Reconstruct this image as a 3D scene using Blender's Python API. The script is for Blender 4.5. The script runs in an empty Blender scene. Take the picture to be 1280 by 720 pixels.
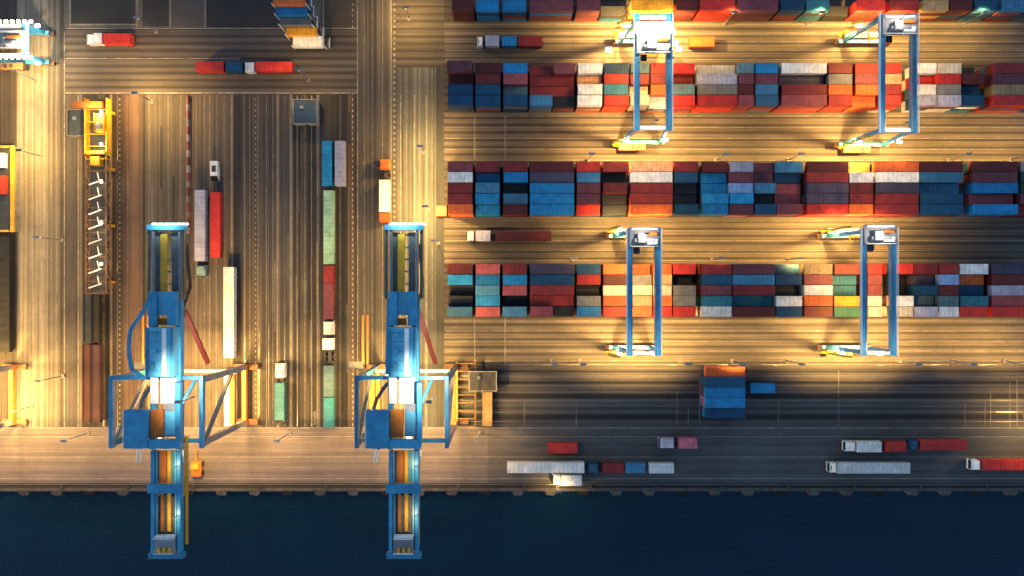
import bpy, math, random
from mathutils import Vector, Matrix
random.seed(7)
R = math.radians
scene = bpy.context.scene
col = scene.collection
S, D = 0.2, 260.0                      # metres per photo pixel on the ground, height of the aircraft

def P(px, py, h=0.0):
    """real point that stands h metres up, from its measured spot on the survey picture"""
    k = S * (1 - h / D)
    return Vector(((px - 640) * k, (360 - py) * k, h))

# ------------------------------------------------------------------ materials
MATS = {}
def lin(c):
    return tuple(((v / 255) / 12.92 if v / 255 <= 0.04045 else ((v / 255 + 0.055) / 1.055) ** 2.4) for v in c)

def new_mat(name):
    m = bpy.data.materials.new(name); m.use_nodes = True
    nt = m.node_tree
    b = nt.nodes['Principled BSDF']
    MATS[name] = m
    return m, nt, b

def N(nt, t, **kw):
    n = nt.nodes.new(t)
    for k, v in kw.items():
        if k in n.inputs: n.inputs[k].default_value = v
        else: setattr(n, k, v)
    return n

def mathn(nt, op, a, b=None, c=None):
    n = nt.nodes.new('ShaderNodeMath'); n.operation = op
    for i, v in enumerate((a, b, c)):
        if v is None: continue
        if isinstance(v, (int, float)): n.inputs[i].default_value = v
        else: nt.links.new(v, n.inputs[i])
    return n.outputs[0]

def maprange(nt, v, a, b, c, d):
    n = nt.nodes.new('ShaderNodeMapRange')
    nt.links.new(v, n.inputs[0])
    for i, x in enumerate((a, b, c, d)): n.inputs[1 + i].default_value = x
    return n.outputs[0]

def mixrgb(nt, mode, fac, a, b):
    n = nt.nodes.new('ShaderNodeMix'); n.data_type = 'RGBA'; n.blend_type = mode
    ins = [n.inputs[0], n.inputs[6], n.inputs[7]]
    for i, v in zip(ins, (fac, a, b)):
        if isinstance(v, (int, float)): i.default_value = v
        elif isinstance(v, tuple): i.default_value = (*v[:3], 1)
        else: nt.links.new(v, i)
    return n.outputs[2]

def noise(nt, vec, scale, detail=3, rough=0.55):
    n = N(nt, 'ShaderNodeTexNoise'); n.inputs['Scale'].default_value = scale
    n.inputs['Detail'].default_value = detail; n.inputs['Roughness'].default_value = rough
    nt.links.new(vec, n.inputs['Vector'])
    return n.outputs['Fac']

def mapped(nt, vec, scale):
    n = nt.nodes.new('ShaderNodeMapping'); n.inputs['Scale'].default_value = scale
    nt.links.new(vec, n.inputs['Vector'])
    return n.outputs['Vector']

def scale_col(nt, colr, fac):
    """colour times a grey factor"""
    c = nt.nodes.new('ShaderNodeCombineColor')
    for i in range(3): nt.links.new(fac, c.inputs[i])
    return mixrgb(nt, 'MULTIPLY', 1.0, colr, c.outputs[0])

def paving(name, axis, wave=0.0, period=1.9, contrast=1.0):
    """worn paving: tyre streaks run along axis; its own tint comes from the strip's colour attribute"""
    m, nt, b = new_mat(name)
    tc = N(nt, 'ShaderNodeTexCoord').outputs['Object']
    at = N(nt, 'ShaderNodeAttribute'); at.attribute_name = 'tint'
    lo, hi = 0.006, 1.0
    sc = (hi, lo, 1) if axis == 'y' else (lo, hi, 1)
    v1 = mapped(nt, tc, sc)
    a = maprange(nt, noise(nt, v1, 1.6, 4, 0.7), 0.3, 0.7, 1 - 0.55 * contrast, 1 + 0.55 * contrast)
    v2 = mapped(nt, tc, (sc[0] * 3.5 if axis == 'y' else 0.05, 0.05 if axis == 'y' else sc[1] * 3.5, 1))
    c = maprange(nt, noise(nt, v2, 1.3, 3, 0.6), 0.3, 0.7, 0.75, 1.25)
    f = mathn(nt, 'MULTIPLY', a, c)
    if wave:
        w = N(nt, 'ShaderNodeTexWave'); w.bands_direction = 'Y' if axis == 'x' else 'X'
        w.inputs['Scale'].default_value = 0.314 / period
        w.inputs['Distortion'].default_value = 1.2; w.inputs['Detail'].default_value = 2
        nt.links.new(mapped(nt, tc, (0.02, 1, 1) if axis == 'x' else (1, 0.02, 1)), w.inputs['Vector'])
        f = mathn(nt, 'MULTIPLY', f, maprange(nt, w.outputs['Fac'], 0.0, 0.55, 1 - wave, 1.1))
    big = maprange(nt, noise(nt, tc, 0.09, 5, 0.6), 0.3, 0.7, 0.78, 1.2)
    fine = maprange(nt, noise(nt, tc, 2.2, 4, 0.7), 0.3, 0.7, 0.82, 1.18)
    spots = maprange(nt, noise(nt, tc, 0.55, 2, 0.5), 0.62, 0.72, 1.0, 0.86)
    f = mathn(nt, 'MULTIPLY', mathn(nt, 'MULTIPLY', f, big), mathn(nt, 'MULTIPLY', fine, spots))
    # slab joints
    nt.links.new(scale_col(nt, at.outputs['Color'], f), b.inputs['Base Color'])
    b.inputs['Roughness'].default_value = 0.75
    return m

def paint(name, c, rough=0.5, metal=0.0, dirt=0.35, spec=0.4, ribs=False):
    """weathered paint: run marks, dust and slight fading that differs from thing to thing"""
    m, nt, b = new_mat(name)
    tc = N(nt, 'ShaderNodeTexCoord').outputs['Object']
    oi = N(nt, 'ShaderNodeObjectInfo')
    off = N(nt, 'ShaderNodeVectorMath', operation='SCALE'); off.inputs['Scale'].default_value = 37.0
    comb = N(nt, 'ShaderNodeCombineXYZ'); nt.links.new(oi.outputs['Random'], comb.inputs[0]); nt.links.new(oi.outputs['Random'], comb.inputs[1])
    nt.links.new(comb.outputs[0], off.inputs[0])
    add = N(nt, 'ShaderNodeVectorMath', operation='ADD'); nt.links.new(tc, add.inputs[0]); nt.links.new(off.outputs[0], add.inputs[1])
    v = add.outputs[0]
    n1 = noise(nt, v, 0.45, 5, 0.65)
    n2 = noise(nt, mapped(nt, v, (3.0, 0.7, 0.7)), 1.5, 4, 0.7)
    f = mathn(nt, 'MULTIPLY', maprange(nt, n1, 0.3, 0.7, 1 - dirt, 1 + dirt * 0.6), maprange(nt, n2, 0.3, 0.7, 1 - dirt * 0.7, 1 + dirt * 0.4))
    f = mathn(nt, 'MULTIPLY', f, maprange(nt, oi.outputs['Random'], 0, 1, 0.78, 1.22))
    if ribs:                                             # dust bands that also stand in for rib shading in the colour
        wv = N(nt, 'ShaderNodeTexWave'); wv.inputs['Scale'].default_value = 0.314 / 1.1; wv.inputs['Distortion'].default_value = 0.4
        nt.links.new(tc, wv.inputs['Vector'])
        f = mathn(nt, 'MULTIPLY', f, maprange(nt, wv.outputs['Fac'], 0, 1, 0.92, 1.05))
    base = scale_col(nt, (c[0], c[1], c[2]), f)
    rust = maprange(nt, noise(nt, v, 1.1, 5, 0.75), 0.62, 0.74, 0.0, 0.55)
    base = mixrgb(nt, 'MIX', rust, base, (0.09 + c[0] * 0.25, 0.05 + c[1] * 0.25, 0.035 + c[2] * 0.25))
    nt.links.new(base, b.inputs['Base Color'])
    b.inputs['Roughness'].default_value = rough; b.inputs['Metallic'].default_value = metal
    b.inputs['Specular IOR Level'].default_value = spec
    return m

def lamp_mat(name, c, s):
    m, nt, b = new_mat(name)
    b.inputs['Base Color'].default_value = (0.8, 0.8, 0.8, 1)
    b.inputs['Emission Color'].default_value = (*c, 1); b.inputs['Emission Strength'].default_value = s
    return m

CC = {  # container paints: plain-English colour and base colour; black holds the shade of low stacks
 'm': ('maroon', (0.22, 0.021, 0.019)), 'd': ('dark maroon', (0.11, 0.014, 0.012)), 'p': ('plum', (0.15, 0.038, 0.05)),
 'i': ('indigo', (0.06, 0.048, 0.085)), 'n': ('navy', (0.006, 0.06, 0.13)), 'b': ('bright blue', (0.010, 0.19, 0.42)),
 's': ('steel blue', (0.045, 0.17, 0.29)), 't': ('teal', (0.025, 0.16, 0.22)), 'l': ('pale blue', (0.26, 0.42, 0.72)),
 'c': ('cyan blue', (0.02, 0.30, 0.60)), 'k': ('shade black', (0.010, 0.011, 0.014)), 'w': ('white', (0.74, 0.73, 0.70)),
 'v': ('lilac grey', (0.42, 0.41, 0.50)), 'g': ('grey', (0.20, 0.19, 0.17)), 'o': ('orange', (0.68, 0.13, 0.025)),
 'r': ('red', (0.50, 0.03, 0.022)), 'q': ('rose', (0.32, 0.065, 0.07)), 'a': ('tan', (0.40, 0.26, 0.12)),
 'x': ('peach', (0.70, 0.36, 0.18)), 'e': ('green', (0.03, 0.22, 0.09)), 'f': ('dark green', (0.008, 0.05, 0.045)),
 'y': ('yellow', (0.75, 0.36, 0.02)), 'h': ('cream', (0.72, 0.62, 0.44)), 'z': ('mint green', (0.34, 0.56, 0.36)),
 'j': ('pink', (0.62, 0.16, 0.20)), 'u': ('grey teal', (0.10, 0.19, 0.22)),
}
for k, (nm, c) in CC.items(): paint('paint_' + nm.replace(' ', '_'), c, 0.5, dirt=0.34, ribs=True)
def CM(k): return MATS['paint_' + CC[k][0].replace(' ', '_')]

paint('crane_blue', (0.04, 0.25, 0.44), 0.4, dirt=0.3)
paint('crane_pale_blue', (0.10, 0.38, 0.54), 0.4, dirt=0.2)
paint('crane_yellow', (0.72, 0.36, 0.02), 0.5, dirt=0.3)
paint('crane_orange', (0.60, 0.17, 0.02), 0.5, dirt=0.3)
paint('crane_red', (0.42, 0.045, 0.02), 0.5, dirt=0.3)
paint('crane_white', (0.78, 0.78, 0.76), 0.45, dirt=0.12)
paint('steel_grey', (0.22, 0.23, 0.25), 0.45, dirt=0.3)
paint('grating', (0.13, 0.135, 0.13), 0.6, dirt=0.4)
paint('dark_steel', (0.035, 0.036, 0.04), 0.55, dirt=0.3)
paint('rubber', (0.018, 0.018, 0.018), 0.85, dirt=0.3, spec=0.2)
paint('rail_steel', (0.30, 0.27, 0.24), 0.35, metal=0.6)
paint('roof_slate', (0.035, 0.045, 0.055), 0.7, dirt=0.4)
paint('roof_navy', (0.01, 0.05, 0.11), 0.6, dirt=0.4)
paint('concrete', (0.27, 0.255, 0.235), 0.8, dirt=0.4)
paint('barrier_red', (0.22, 0.07, 0.06), 0.6)
paint('barrier_white', (0.3, 0.24, 0.22), 0.6)
paint('dark_concrete', (0.09, 0.082, 0.078), 0.8, dirt=0.5)
paint('ladder_yellow', (0.15, 0.085, 0.025), 0.6, dirt=0.4)
paint('rust_brown', (0.20, 0.10, 0.05), 0.7, dirt=0.5)
paint('wagon_n', (0.015, 0.022, 0.035), 0.7); paint('wagon_k', (0.014, 0.014, 0.016), 0.7); paint('wagon_d', (0.045, 0.011, 0.014), 0.7); paint('wagon_p', (0.05, 0.018, 0.026), 0.7)
paint('gantry_blue', (0.035, 0.25, 0.45), 0.4, dirt=0.3)
paint('line_paint', (0.26, 0.24, 0.21), 0.7, dirt=0.6)
gm, gnt, gb = new_mat('dark_glass'); gb.inputs['Base Color'].default_value = (0.01, 0.014, 0.02, 1); gb.inputs['Roughness'].default_value = 0.08
lamp_mat('lamp_warm', (1.0, 0.72, 0.34), 14)
lamp_mat('lamp_white', (1.0, 0.93, 0.78), 16)
lamp_mat('lamp_cool', (0.62, 0.92, 1.0), 7)
paving('paving_up_down', 'y', 0.0, 1, 1.1)
paving('paving_along', 'x', 0.58, 1.85, 0.85)
paving('paving_rail_yard', 'x', 0.25, 1.2, 0.7)
paving('paving_apron', 'x', 0.12, 2.3, 0.3)
paving('paving_plain', 'x', 0.0, 1, 0.15)
wm, wnt, wb = new_mat('sea_water')
wtc = N(wnt, 'ShaderNodeTexCoord').outputs['Object']
wb.inputs['Roughness'].default_value = 0.12; wb.inputs['Specular IOR Level'].default_value = 0.35
wn = maprange(wnt, noise(wnt, mapped(wnt, wtc, (0.4, 1, 1)), 0.05, 4, 0.6), 0.3, 0.7, 0.8, 1.2)
wnt.links.new(scale_col(wnt, (0.001, 0.017, 0.035), wn), wb.inputs['Base Color'])
bump = N(wnt, 'ShaderNodeBump'); bump.inputs['Strength'].default_value = 0.7; bump.inputs['Distance'].default_value = 0.3
wnt.links.new(noise(wnt, mapped(wnt, wtc, (0.5, 1, 1)), 0.9, 5, 0.6), bump.inputs['Height'])
wnt.links.new(bump.outputs['Normal'], wb.inputs['Normal'])

# ------------------------------------------------------------------ mesh builder
class MB:
    def __init__(self): self.v, self.f, self.t = [], [], []
    def hexa(self, p, tint=None):
        o = len(self.v); self.v += [tuple(q) for q in p]
        for q in ((0, 3, 2, 1), (4, 5, 6, 7), (0, 1, 5, 4), (1, 2, 6, 5), (2, 3, 7, 6), (3, 0, 4, 7)):
            self.f.append(tuple(o + i for i in q)); self.t.append(tint)
        return self
    def box(self, x0, x1, y0, y1, z0, z1, tint=None):
        return self.hexa([(x0, y0, z0), (x1, y0, z0), (x1, y1, z0), (x0, y1, z0), (x0, y0, z1), (x1, y0, z1), (x1, y1, z1), (x0, y1, z1)], tint)
    def beam(self, a, b, w, h=None):
        """square tube from a to b, w wide and h deep"""
        h = h or w
        a, b = Vector(a), Vector(b); d = (b - a).normalized()
        up = Vector((0, 0, 1)) if abs(d.z) < 0.95 else Vector((0, 1, 0))
        s = d.cross(up).normalized() * (w / 2); u = s.cross(d).normalized() * (h / 2)
        return self.hexa([a - s - u, a + s - u, b + s - u, b - s - u, a - s + u, a + s + u, b + s + u, b - s + u])
    def tube(self, a, b, r, n=10, r2=None):
        a, b = Vector(a), Vector(b); d = (b - a).normalized(); r2 = r if r2 is None else r2
        up = Vector((0, 0, 1)) if abs(d.z) < 0.95 else Vector((0, 1, 0))
        s = d.cross(up).normalized(); u = s.cross(d)
        o = len(self.v)
        for c, rr in ((a, r), (b, r2)):
            for i in range(n):
                t = 2 * math.pi * i / n
                self.v.append(tuple(c + s * (rr * math.cos(t)) + u * (rr * math.sin(t))))
        for i in range(n):
            j = (i + 1) % n; self.f.append((o + i, o + j, o + n + j, o + n + i)); self.t.append(None)
        self.f.append(tuple(o + i for i in reversed(range(n)))); self.f.append(tuple(o + n + i for i in range(n))); self.t += [None, None]
        return self
    def sheet(self, x0, x1, y0, y1, z, tint=None):
        o = len(self.v); self.v += [(x0, y0, z), (x1, y0, z), (x1, y1, z), (x0, y1, z)]
        self.f.append((o, o + 1, o + 2, o + 3)); self.t.append(tint); return self
    def handrail(self, a, b, h=1.1, step=3.0):
        a, b = Vector(a), Vector(b); n = max(1, int((b - a).length / step)); z = Vector((0, 0, h))
        for i in range(n + 1):
            p = a.lerp(b, i / n); self.beam(p, p + z, 0.07)
        self.beam(a + z, b + z, 0.09); self.beam(a + z * .5, b + z * .5, 0.06)
        return self
    def mesh(self, name, m=None, bevel=0):
        me = bpy.data.meshes.new(name); me.from_pydata(self.v, [], self.f); me.update()
        if any(t is not None for t in self.t):
            at = me.color_attributes.new('tint', 'FLOAT_COLOR', 'CORNER')
            i = 0
            for p, t in zip(me.polygons, self.t):
                for _ in p.vertices:
                    at.data[i].color = (*(t or (0.2, 0.2, 0.2)), 1); i += 1
        if m: me.materials.append(m)
        return me
    def build(self, name, m, parent=None):
        o = bpy.data.objects.new(name, self.mesh(name, MATS[m] if isinstance(m, str) else m)); col.objects.link(o)
        if parent: o.parent = parent
        return o

def tag(o, label=None, cat=None, group=None, kind=None):
    for k, v in (('label', label), ('category', cat), ('group', group), ('kind', kind)):
        if v: o[k] = v
    return o
def thing(name, label, cat, loc=(0, 0, 0), rz=0, group=None):
    o = bpy.data.objects.new(name, None); col.objects.link(o); o.location = loc; o.rotation_euler = (0, 0, rz)
    o.empty_display_size = 0.3
    return tag(o, label, cat, group)
KIDS = {}
def copy_tree(o, parent=None):
    c = o.copy(); col.objects.link(c); c.parent = parent
    for ch in list(o.children): copy_tree(ch, c)
    return c

WARM = (1.0, 0.575, 0.145)
LAMP_GAIN = 1.95
def spot(loc, power, parent=None, colr=WARM, cone=150, size=0.35, aim=(0, 0, -1), blend=0.6):
    l = bpy.data.lights.new('floodlight_beam', 'SPOT'); l.energy = power * LAMP_GAIN; l.color = colr
    l.spot_size = R(cone); l.spot_blend = blend; l.shadow_soft_size = size
    o = bpy.data.objects.new('floodlight_beam', l); col.objects.link(o); o.location = loc
    o.rotation_euler = Vector(aim).to_track_quat('-Z', 'Y').to_euler()
    if parent: o.parent = parent
    return o

# ------------------------------------------------------------------ ground
def rect(mb, x0, y0, x1, y1, z, c):
    a, b = P(x0, y1), P(x1, y0); mb.sheet(a.x, b.x, a.y, b.y, z, c)
QE = P(0, 612).y                                         # the quay's edge
g = MB(); g.box(-900, 900, QE, 900, -6, 0, (0.07, 0.062, 0.054)); tag(g.build('ground', 'paving_plain'), kind='structure')
w = MB(); w.sheet(-900, 900, -900, QE + 1, -3.2); tag(w.build('water', 'sea_water'), kind='structure')

# left yard: strips running up and down, each of its own worn surface, some with lamp glow in the tint
ys = MB()
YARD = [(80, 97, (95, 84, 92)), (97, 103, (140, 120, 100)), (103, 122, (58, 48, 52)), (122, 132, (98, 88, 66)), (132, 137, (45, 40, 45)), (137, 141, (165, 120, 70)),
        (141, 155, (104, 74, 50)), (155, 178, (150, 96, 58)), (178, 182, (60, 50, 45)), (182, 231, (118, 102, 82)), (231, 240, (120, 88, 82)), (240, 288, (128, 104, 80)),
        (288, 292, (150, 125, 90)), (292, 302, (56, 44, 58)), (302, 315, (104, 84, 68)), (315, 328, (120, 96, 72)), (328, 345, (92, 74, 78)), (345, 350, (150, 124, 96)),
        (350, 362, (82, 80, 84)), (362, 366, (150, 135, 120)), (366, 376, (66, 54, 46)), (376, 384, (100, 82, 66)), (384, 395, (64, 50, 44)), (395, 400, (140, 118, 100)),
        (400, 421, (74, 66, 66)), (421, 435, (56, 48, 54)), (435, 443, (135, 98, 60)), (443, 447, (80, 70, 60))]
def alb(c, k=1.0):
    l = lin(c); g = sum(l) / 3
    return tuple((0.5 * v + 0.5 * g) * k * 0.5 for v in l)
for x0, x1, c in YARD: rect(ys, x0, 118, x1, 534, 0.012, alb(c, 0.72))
for x0, x1, c in ((21, 34, (176, 160, 132)), (34, 60, (164, 150, 126)), (60, 75, (126, 114, 98)), (75, 80, (80, 66, 58)), (-40, 21, (90, 75, 60))): rect(ys, x0, -60, x1, 534, 0.012, alb(c, 0.95))  # far-left road tints lightened for the lamp glow on it
for x0, x1, c in ((447, 462, (92, 82, 70)), (462, 470, (74, 68, 62)), (470, 487, (98, 88, 76)), (487, 490, (130, 115, 90))): rect(ys, x0, -60, x1, 534, 0.012, alb(c, 0.95))
for x0, x1, c in ((490, 500, (104, 104, 98)), (500, 507, (110, 112, 106)), (507, 516, (92, 98, 96)), (516, 520, (120, 122, 116)), (520, 531, (98, 104, 102)), (531, 535, (112, 116, 112)), (535, 545, (90, 98, 98)), (545, 555, (66, 74, 78))):  # strip beside the blocks, lamp glow put into its tints
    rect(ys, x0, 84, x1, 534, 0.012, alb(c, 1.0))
for k in range(70):
    x = random.uniform(182, 440); y = random.uniform(122, 520); rect(ys, x, y, x + random.uniform(1.5, 5), min(531, y + random.uniform(20, 90)), 0.014 + k * 0.0001, alb((random.uniform(60, 120),) * 3, random.uniform(0.6, 1.2)) if k % 3 else alb((100, 84, 70), 0.8))
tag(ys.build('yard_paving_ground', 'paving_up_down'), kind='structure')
# roads and lanes running left to right
ln = MB()
rect(ln, 80, 36, 447, 118, 0.016, alb((104, 88, 80)))
for y0, y1 in ((26, 78), (141, 204), (272, 329), (397, 455)): rect(ln, 555, y0, 1560, y1, 0.016, alb((128, 108, 82)))
for y0, y1 in ((78, 141), (204, 272), (329, 397), (-80, 26)): rect(ln, 555, y0, 1560, y1, 0.014, alb((90, 74, 60)))
rect(ln, 490, 0, 555, 84, 0.016, alb((110, 95, 72)))
tag(ln.build('lane_road', 'paving_along'), kind='structure')
ry = MB()
for y0, y1, c in ((455, 463, (66, 54, 52)), (463, 466, (22, 19, 20)), (466, 476, (78, 64, 62)), (476, 480, (16, 15, 18)), (480, 484, (66, 60, 60)), (484, 488, (44, 40, 43)), (488, 492, (70, 60, 58)), (492, 498, (9, 9, 13)),
                  (498, 503, (66, 64, 66)), (503, 509, (58, 58, 62)), (509, 511, (34, 34, 38)), (511, 518, (52, 52, 57)), (518, 524, (8, 10, 15)), (524, 529, (54, 50, 54)), (529, 534, (62, 58, 56))):
    rect(ry, 556, y0, 1560, y1, 0.016, alb((c[0] * .98, c[1] * 1.02, c[2] * 0.98), 2.1))
tag(ry.build('rail_yard_ground', 'paving_rail_yard'), kind='structure')
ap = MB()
APRON_LIGHT = [(-320, (136, 114, 122)), (575, (124, 108, 114)), (610, (108, 100, 99)), (660, (99, 97, 97)), (720, (92, 94, 95)), (790, (87, 93, 95)), (880, (84, 94, 97)), (1560, None)]  # gradual lighting put into the tints: lamplit left, dusky right
for (x0, c), (x1, _) in zip(APRON_LIGHT, APRON_LIGHT[1:]): rect(ap, x0, 534, x1, 604, 0.016, alb(c, 1.0))
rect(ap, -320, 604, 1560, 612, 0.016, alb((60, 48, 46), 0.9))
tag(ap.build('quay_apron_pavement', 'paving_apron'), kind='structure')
pd = MB()
for x0, y0, x1, y1, c in ((89, -8, 169, 29, (44, 48, 52)), (178, -8, 211, 33, (52, 52, 56)), (258, -8, 352, 34, (40, 44, 50)), (405, -8, 445, 34, (84, 72, 52)), (366, 123, 397, 155, (18, 40, 66)), (213, -8, 256, 34, (92, 84, 82))):
    rect(pd, x0, y0, x1, y1, 0.024, alb(c, 1.0))
tag(pd.build('parking_pad_ground', 'paving_plain'), kind='structure')
mk = MB()
def line(x0, y0, x1, y1, z=0.032): rect(mk, x0, y0, x1, y1, z, None)
line(82, 35.2, 447, 36.0); line(82, 72.5, 300, 73.3); line(82, 115.6, 447, 117); line(80, 40, 80.8, 534)
for x in (87, 171, 212.5, 256, 404): line(x, -8, x + 0.9, 34)
line(87, 30.5, 171, 31.5)
for x in (97.5, 138.6, 289.5, 346.5, 363.2, 396.8, 500.5, 517.6, 532.6): line(x, 119, x + 0.8, 534)
for x in (446.5, 488.5): line(x, 0, x + 0.8, 534)
for y0, y1 in ((30, 74), (145, 200), (276, 325), (401, 451)):
    for k in range(5):
        y = y0 + (y1 - y0) * k / 4
        line(557, y, 1560, y + 0.55)
for x in (186, 210, 226, 245, 255, 262, 270, 280, 305, 312, 322, 333, 341, 371, 381, 389, 425): line(x, 119, x + 0.45, 533)
for x in (28, 41, 52, 64, 71, 455, 465, 478): line(x, 0, x + 0.45, 533)
for x in (508, 524, 540): line(x, 86, x + 0.45, 400)
for x, y in ((607, 500), (655, 503), (720, 507), (846, 490), (860, 508), (874, 470), (973, 503), (1048, 464), (1206, 505), (1231, 503), (1238, 488), (1262, 478), (1271, 476)): line(x, y, x + 0.5, 533)
for x in (593, 631): line(x, 145, x + 0.8, 200); line(x, 398, x + 0.8, 455)
line(0, 534.4, 1560, 535.2); line(0, 545.5, 1560, 546); line(0, 571, 1560, 571.5); line(0, 598, 1560, 598.6)
for y in range(4, 530, 7):
    if not 38 < y < 116: line(440, y, 441.6, y + 3)
    if y < 330: line(492, y, 494, y + 3)
    if y > 118: line(149, y, 150.4, y + 2.5); line(319, y, 320.2, y + 2.5)
tag(mk.build('lane_road_markings', 'line_paint'), kind='structure')
rl = MB()
for y in (605.5, 610.5, 456, 470, 486, 500, 515, 527): rl.box(P(-320 if y > 600 else 560, 0).x, P(1560, 0).x, P(0, y).y - 0.07, P(0, y).y + 0.07, 0.02, 0.17)
for x in (130, 147, 160, 173, 306, 324, 336, 356, 372, 390): rl.box(P(x, 0).x - 0.06, P(x, 0).x + 0.06, P(0, 533).y, P(0, 120).y, 0.015, 0.15)
tag(rl.build('rail_track_road', 'rail_steel'), kind='structure')
kb = MB(); kb.box(-320 * S - 128, 200, QE - 0.35, QE + 0.45, -1.0, 0.28); tag(kb.build('quay_kerb', 'dark_concrete'), kind='structure')

# ------------------------------------------------------------------ containers
CW, CH = 2.44, 2.59
MESHES = {}
def container_bm(L, mb=None, x=0, y=0, z=0):
    mb = mb or MB()
    a, b = L / 2, CW / 2
    p = 0.16
    # corner posts and rails frame slightly recessed walls; the roof lies a little below its rails
    mb.box(x - a + 0.05, x + a - 0.05, y - b + 0.05, y + b - 0.05, z + 0.06, z + CH - 0.045)
    for sx in (-1, 1):
        for sy in (-1, 1):
            cx, cy = x + sx * (a - p / 2), y + sy * (b - p / 2)
            mb.box(cx - p / 2, cx + p / 2, cy - p / 2, cy + p / 2, z, z + CH)
        mb.box(x + sx * (a - 0.06) - 0.055, x + sx * (a - 0.06) + 0.055, y - b + p, y + b - p, z + CH - 0.12, z + CH - 0.01)
        mb.box(x + sx * (a - 0.06) - 0.055, x + sx * (a - 0.06) + 0.055, y - b + p, y + b - p, z + 0.01, z + 0.14)
    for sy in (-1, 1):
        for z0, z1 in ((0.01, 0.14), (CH - 0.1, CH - 0.01)):
            mb.box(x - a + p, x + a - p, y + sy * (b - 0.05) - 0.045, y + sy * (b - 0.05) + 0.045, z + z0, z + z1)
    n = max(4, int(L / 0.62))
    for i in range(n):                                   # corrugated roof and sides
        cx = x - a + p + (L - 2 * p) * (i + 0.5) / n
        mb.box(cx - 0.14, cx + 0.14, y - b + 0.12, y + b - 0.12, z + CH - 0.05, z + CH - 0.015)
        for sy in (-1, 1):
            mb.box(cx - 0.12, cx + 0.12, y + sy * (b - 0.045) - 0.015, y + sy * (b - 0.045) + 0.015, z + 0.15, z + CH - 0.11)
    for sy in (-0.62, -0.22, 0.22, 0.62):                # door bars
        mb.box(x + a - 0.05, x + a - 0.02, y + sy * b - 0.03, y + sy * b + 0.03, z + 0.15, z + CH - 0.13)
    return mb
def container(L, k, loc, rz=0, label='', group=None):
    L = round(L, 1)
    if L not in MESHES: MESHES[L] = container_bm(L).mesh('shipping_container', CM('m'))
    o = bpy.data.objects.new('shipping_container', MESHES[L]); col.objects.link(o)
    o.material_slots[0].link = 'OBJECT'; o.material_slots[0].material = CM(k)
    o.location = loc; o.rotation_euler = (0, 0, rz)
    return tag(o, label, 'container', group)

ORD = 'zeroth first second third fourth fifth sixth seventh eighth ninth tenth eleventh twelfth thirteenth fourteenth fifteenth sixteenth seventeenth eighteenth nineteenth twentieth twenty-first twenty-second'.split()
LOW = []            # lower tiers
PITCH = 2.56
def block(bname, south_py, nrows, cols, z_tiers=4, first_row_label=None):
    y0 = (360 - south_py) * S
    n = 0; prev = None
    for c in cols:
        x0, x1, rows = c[:3]; half = c[3] if len(c) > 3 else ''
        if half in ('', 'left'): n += 1
        kf = S * (1 - z_tiers * CH / D)
        xa, xb = (x0 - 640) * kf, (x1 - 640) * kf
        L = xb - xa - 0.12
        cnt = {}
        for r, k in enumerate(rows):
            if k in '.': continue
            cnt[k] = cnt.get(k, 0) + 1
        seen = {}
        for r, k in enumerate(rows):
            if k == '.': continue
            tiers = z_tiers
            if k == 'k': tiers = z_tiers - random.choice((1, 2))  # dark gaps: lower stacks with their shade painted black
            elif random.random() < 0.13 and nrows > 1: tiers = z_tiers - 1
            if bname == 'upper' and n == 1 and r == 0: tiers = z_tiers + 1
            y = y0 + 0.08 + CW / 2 + (nrows - 1 - r) * PITCH
            jx = random.uniform(-0.08, 0.08)
            loc = ((xa + xb) / 2 + jx, y + random.uniform(-0.04, 0.04), (tiers - 1) * CH)
            seen[k] = seen.get(k, 0) + 1
            size = 'long' if L > 8.5 else 'short'
            where = f"{ORD[n]} column of the {bname} block"
            if half in ('left', 'right'): where = f"{half} half of the {ORD[n]} column, {bname} block"
            if cnt[k] == 1: lab = f"{CC[k][0]} {size} container in the {where}"
            else: lab = f"{ORD[seen[k]]} {CC[k][0]} {size} container from the top, {where}"
            container(L, k, loc, 0, lab, 'containers stacked in the yard blocks')
            for t in range(tiers - 1):
                LOW.append((L, loc[0] + random.uniform(-0.06, 0.06), y, t * CH, random.choice('mdmnbqrmosnigpw') if random.random() < 0.5 else k))
B0 = [(565, 592, 'd'), (595, 624, 'b'), (628, 658, 'b'), (662, 717, 'p'), (721, 751, 'p'), (753, 785, 'k'), (789, 842, 'y'), (845, 872, 'd'), (875, 919, 'r'), (922, 973, 'p'),
      (976, 1006, 'n'), (1008, 1037, 't'), (1039, 1069, 'k'), (1071, 1107, 'r'), (1112, 1149, 'm'), (1153, 1186, 'a'), (1188, 1216, 'd'), (1219, 1248, 'n'), (1252, 1284, 's')]
block('topmost', 27, 1, B0)
B1 = [(559, 591, 'pdnn'), (594, 626, 'dmnn'), (629, 660, 'bqun'), (662, 719, '.mm.'), (662, 691, 'm..s', 'left'), (692, 719, 'p..k', 'right'), (722, 753, 'wxww'), (755, 786, 'nrtr'),
      (788, 812, 'umhh'), (813, 836, 'rmow'), (839, 869, 'rmur'), (872, 922, 'hvgr'), (923, 943, 'updq', 'left'), (944, 973, 'bpss', 'right'), (977, 1034, 'wimq'), (1036, 1066, 'mgor'), (1069, 1099, 'rqoo'),
      (1101, 1127, 'rxmr'), (1146, 1171, 'wrwv'), (1172, 1202, 'hrgv'), (1203, 1230, 'kdnn'), (1242, 1296, 'mpar')]
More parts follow.
